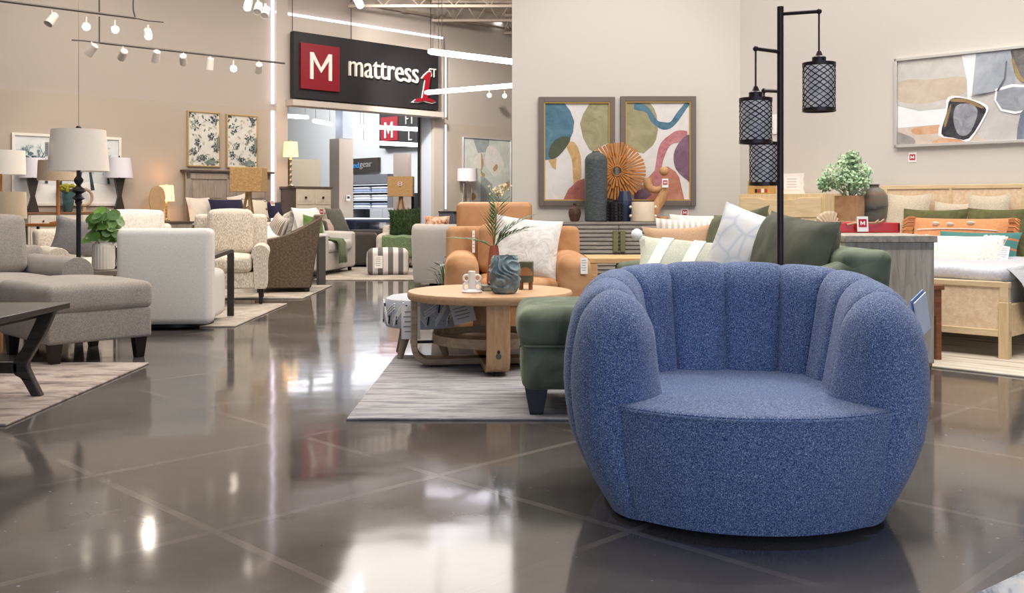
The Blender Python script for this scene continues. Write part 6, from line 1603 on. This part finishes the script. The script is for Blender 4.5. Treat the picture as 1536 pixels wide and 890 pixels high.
for i in range(3):
    a=R(-90+120*i+15); mb=MB(); mb.tube([(.02*math.cos(a),.02*math.sin(a),zt),(.26*math.cos(a),.26*math.sin(a),.012)],[.016,.022],10); obj('leg',mb,plain('#b98d5c',.5),tl2)
mb=MB(); mb.cyl((0,0,zt),.04,.05,16); mb.tube([(0,0,zt),(0,0,gz(268,D))],.01,8); obj('hub',mb,TW,tl2)
s_=sqshade((620-583)/2/F*D,gz(295,D),gz(265,D),BURL,tl2,.15)
tag_card(s_,(0,-.165,gz(276,D)),(0,0,0),.07,.07)
tp=thing('thermostat','small white thermostat on the grey column in back room','thermostat',at(520,297,21.05)+Vector((0,0,0)),R(45)); mb=MB(); mb.box((0,0,0),(.10,.03,.12)); obj('case',mb,WHITE,tp,.004); mb=MB(); mb.box((0,-.017,.01),(.06,.004,.05)); obj('screen',mb,plain('#3c3f44',.3),tp)
p=at(514,297,21.6); c0=Vector((p.x,p.y,0))+Vector((S2,-S2,0))*.195; tp.location=(c0.x,c0.y,gz(297,21.4))
# ------------------------------------------------------------------ hung lights
def linear(label,a,b,r=.038,cab=True):
    A_=Vector(a);B_=Vector(b); t=thing('linear_light',label,'pendant light',(A_+B_)/2,0,'linear tube lights')
    c=(A_+B_)/2; mb=MB(); d=(B_-A_).normalized(); mb.tube([A_-c,A_-c+d*.03,B_-c-d*.03,B_-c],[r*.7,r,r,r*.7],14); plabel(obj('tube',mb,TUBE,t),'glowing white tube')
    for q in (.12,.88): P=A_.lerp(B_,q)-c; mb=MB(); mb.tube([P+Vector((0,0,r)),(P.x,P.y,CEIL-c.z)],.004,5); obj('cable',mb,DSTEEL,t)
linear('upper of two long tube lights right of the store sign',at(643,77,10.7),at(800,96.5,11.4),.032)
linear('lower of two long tube lights right of the store sign',at(638,139,11.4),at(812,125,10.8),.026)
linear('tube light end at top edge above the store sign',at(541,9,11.0),at(512,-50,9.8),.04)
linear('leftmost tube light seen inside the portal',at(428,174,21),at(462,176,21.5),.042)
linear('second tube light from left seen inside the portal',at(470,181,21),at(498,186.5,21.6),.042)
linear('upper long tube light inside the portal before interior sign',at(527,189,21),at(636,194.5,21.4),.042)
linear('lower long tube light inside the portal before interior sign',at(533,213,21),at(636,218,21.4),.042)
SPW=plain('#d9d2ca',.5)
def spot(label,px,py,X_Y,aim,on,energy=0,grp='track spotlights'):
    k=(px-CX)/F; D=X_Y/(1-k); p=at(px,py-9,D); t=thing('track_spotlight',label,'spotlight',p,0,grp)
    d=(Vector(aim)-(p-Vector((0,0,.09)))).normalized()
    mb=MB(); mb.tube([(0,0,.03),(0,0,-.05)],.012,8); obj('mount',mb,SPW,t)
    q=d.to_track_quat('-Z','Y').to_matrix().to_4x4()
    mb=MB(); mb.M=Matrix.Translation((0,0,-.08))@q; mb.lathe([(.034,.09),(.045,.08),(.05,-.07),(.044,-.07),(.04,-.02),(.01,-.015)],(0,0,0),20); obj('housing',mb,SPW,t)
    mb=MB(); mb.M=Matrix.Translation((0,0,-.08))@q; mb.cyl((0,0,-.058),.042,.01,18); plabel(obj('lens',mb,glow('#fff4e6',12) if on else plain('#bdb6ae',.3),t),'lamp face')
    if energy:
        l=bpy.data.lights.new('spot_beam','SPOT'); l.energy=energy; l.color=(1,.88,.74); l.spot_size=R(58); l.spot_blend=.7; l.shadow_soft_size=.05
        lo=bpy.data.objects.new('spot_beam',l); COL.objects.link(lo); lo.parent=t; lo.matrix_local=Matrix.Translation(Vector((0,0,-.08))+d*.10)@q
    return t
def trackrail(label,px0,py0,px1,py1,XY,extra):
    t=thing('track_rail',label,'track',(0,0,0)); P0=at(px0,py0,XY/(1-(px0-CX)/F)); P1=at(px1,py1,XY/(1-(px1-CX)/F)); t.location=P0
    mb=MB(); mb.tube([(0,0,0),tuple(P1-P0)],.016,6); obj('rail',mb,DSTEEL,t)
    for e in extra:
        pts=[tuple(at(a,b_,XY/(1-(a-CX)/F))-P0) for a,b_ in e]; mb=MB(); mb.tube(pts,.010,6); obj('conduit',mb,DSTEEL,t)
trackrail('upper track rail with conduit at top left of the wall',-60,-6.5,203,27,16.4,[[(203,27),(222,31),(245,33)],[(149,20),(148,-130)],[(203,27),(200,15),(199,-130)]])
trackrail('lower long track rail running toward the store sign',149,64,427,95,17.5,[[(149,64),(125,61),(108,60)],[(149,64),(149,25)]])
upper=[(77,28,0),(129,38,1),(172,43,1),(222,50,1)]
for i,(px,py,on) in enumerate(upper):
    spot(['first spotlight from left on upper track, unlit','second spotlight from left on upper track, glowing','third spotlight from left on upper track, glowing brightly','last spotlight at right end of upper track'][i],px,py,16.4,[(-6,9.5,.6),(-1.5,4.5,1.2),(-.5,3.5,1.5),(-2.6,8.4,0)][i],on,[0,0,0,14][i])
low=[(137,75,0),(184,82,1),(234,85,0),(275,90,0),(315,97,1),(350,103,1),(388,103,0)]
for i,(px,py,on) in enumerate(low):
    spot('%s spotlight from left on the lower track, %s'%(['first','second','third','fourth','fifth','sixth','seventh'][i],'lit' if on else 'unlit'),px,py,17.5,[(-7,13,1.0),(-6.4,14.6,1.5),(-5.6,14.5,.8),(-5,15.8,1.2),(-4.4,13.8,.6),(-.5,4,1.2),(-4.4,16.5,1.2)][i],on,[0,90,0,0,140,0,0][i])
for i,(px,py) in enumerate(((372,6),(387,12),(398,18))): spot(['left','middle','right'][i]+' spotlight of the cluster at top beside the sign corner',px,py,15.2,(-3,9,0),i==0,0)
for i,(px,py) in enumerate(((734,146),(757,147))): spot(['left','right'][i]+' glowing spotlight near the wall above flower painting',px,py,20.9,(-.4,5,1.2),1,0)
hw=thing('hanging_wire','thin wire hanging down above the off-white lamp shade','wire',at(118,0,12.6)); mb=MB(); pA=at(118,188,12.6); pB=at(118,-90,12.6); mb.tube([tuple(pA-hw.location),tuple(pB-hw.location)],.006,5); obj('wire',mb,plain('#9a8c7e',.6),hw)

# ------------------------------------------------------------------ light of the shop, with added fill
def area(name,loc,rot,sx,sy,e,col=(1,1,1),spread=180):
    l=bpy.data.lights.new(name,'AREA'); l.shape='RECTANGLE'; l.size=sx; l.size_y=sy; l.energy=e; l.color=col; l.spread=R(spread)
    o=bpy.data.objects.new(name,l); COL.objects.link(o); o.location=loc; o.rotation_euler=rot; return o
WARM=(1,.94,.87); NEU=(1,.96,.92); COOL=(.55,.72,1)
area('ceiling_bank_or_fill',(1.2,4.8,4.7),(0,0,0),3.5,3.5,210,NEU)
area('ceiling_bank_or_fill',(-3.2,6.5,4.7),(0,0,0),3.5,3.5,170,WARM)
area('ceiling_bank_or_fill',(-4.0,12.0,4.8),(0,0,0),4.5,4.5,330,WARM)
area('ceiling_bank_or_fill',(0.9,8.0,4.8),(0,0,0),3,1.6,120,NEU)
area('ceiling_bank_or_fill',(-1.2,16.0,4.85),(0,0,0),3,3,220,WARM)
area('ceiling_bank_or_fill',(3.5,6.4,4.7),(0,0,0),3,3,190,NEU)
area('ceiling_bank_or_fill',(-2.2,22.6,4.85),(0,0,0),4,3,520,(.95,.97,1))
area('ceiling_bank_or_fill',(-.3,11.2,4.85),(R(-30),0,0),2.4,1.0,170,WARM)  # unseen fill lamp added for brightness, tilted toward the camera
area('added_upfill',(-1.5,10.6,4.1),(R(180-40),0,0),4,1.2,430,WARM)  # unseen up-facing fill added to brighten the ceiling deck
area('added_back_fill',(-3.4,21.0,4.6),(R(38),0,R(-45)),4,.8,110,(.95,.97,1))  # unseen fill added to brighten the back room wall
area('added_back_fill',(-6.2,25.5,4.6),(R(40),0,R(-45)),4,.8,330,(.93,.97,1))  # second added fill, for the far left of that wall
# shop front windows behind the camera: cool daylight
area('window_daylight',(1.5,-3.2,1.7),(R(88),0,0),8,2.8,210,COOL)
def beam(loc,aim,e,ang=40,col=WARM,soft=.12):
    l=bpy.data.lights.new('spot_beam','SPOT'); l.energy=e; l.color=col; l.spot_size=R(ang); l.spot_blend=.6; l.shadow_soft_size=soft
    o=bpy.data.objects.new('spot_beam',l); COL.objects.link(o); o.location=loc; d=Vector(aim)-Vector(loc); o.rotation_euler=d.to_track_quat('-Z','Y').to_euler(); return o
beam((1.6,6.2,4.4),(.9,YW,1.3),260,50); beam((.4,4.2,4.4),(-.1,7.0,.6),260,42); beam((2.6,5.0,4.4),(3.6,7.8,.8),300,50)
beam((2.4,5.6,4.4),(.95,3.1,.4),330,40,(1,.93,.86)); beam((-1.6,4.6,4.4),(-2.7,6.6,.4),160,45); beam((2.2,3.4,4.4),(1.7,5.6,.6),420,46,NEU); beam((-.6,4.2,4.4),(-.2,5.9,.4),140,40)
beam((-1.9,16.2,4.5),(-.8,20.4,1.8),1200,62,WARM); beam((-2.2,15.5,4.5),(-1.2,20.0,3.6),700,60,WARM)  # unseen spots added to brighten the wall right of the portal
w=bpy.data.worlds.new('shop_surroundings'); SC.world=w; w.use_nodes=True; bg=w.node_tree.nodes['Background']; bg.inputs[0].default_value=(.93,.95,1,1); bg.inputs[1].default_value=.42

cam=bpy.data.cameras.new('camera'); co=bpy.data.objects.new('camera',cam); COL.objects.link(co); co.location=(0,0,EYE); co.rotation_euler=(PI/2,0,0)
cam.sensor_width=36; cam.lens=36*F/1536; cam.shift_y=-(445-HZ)/1536; cam.clip_start=.05; cam.clip_end=200
SC.camera=co
vs=SC.view_settings; vs.view_transform='Standard'; vs.look='None'; vs.gamma=1; vs.exposure=-0.64; vs.use_curve_mapping=False
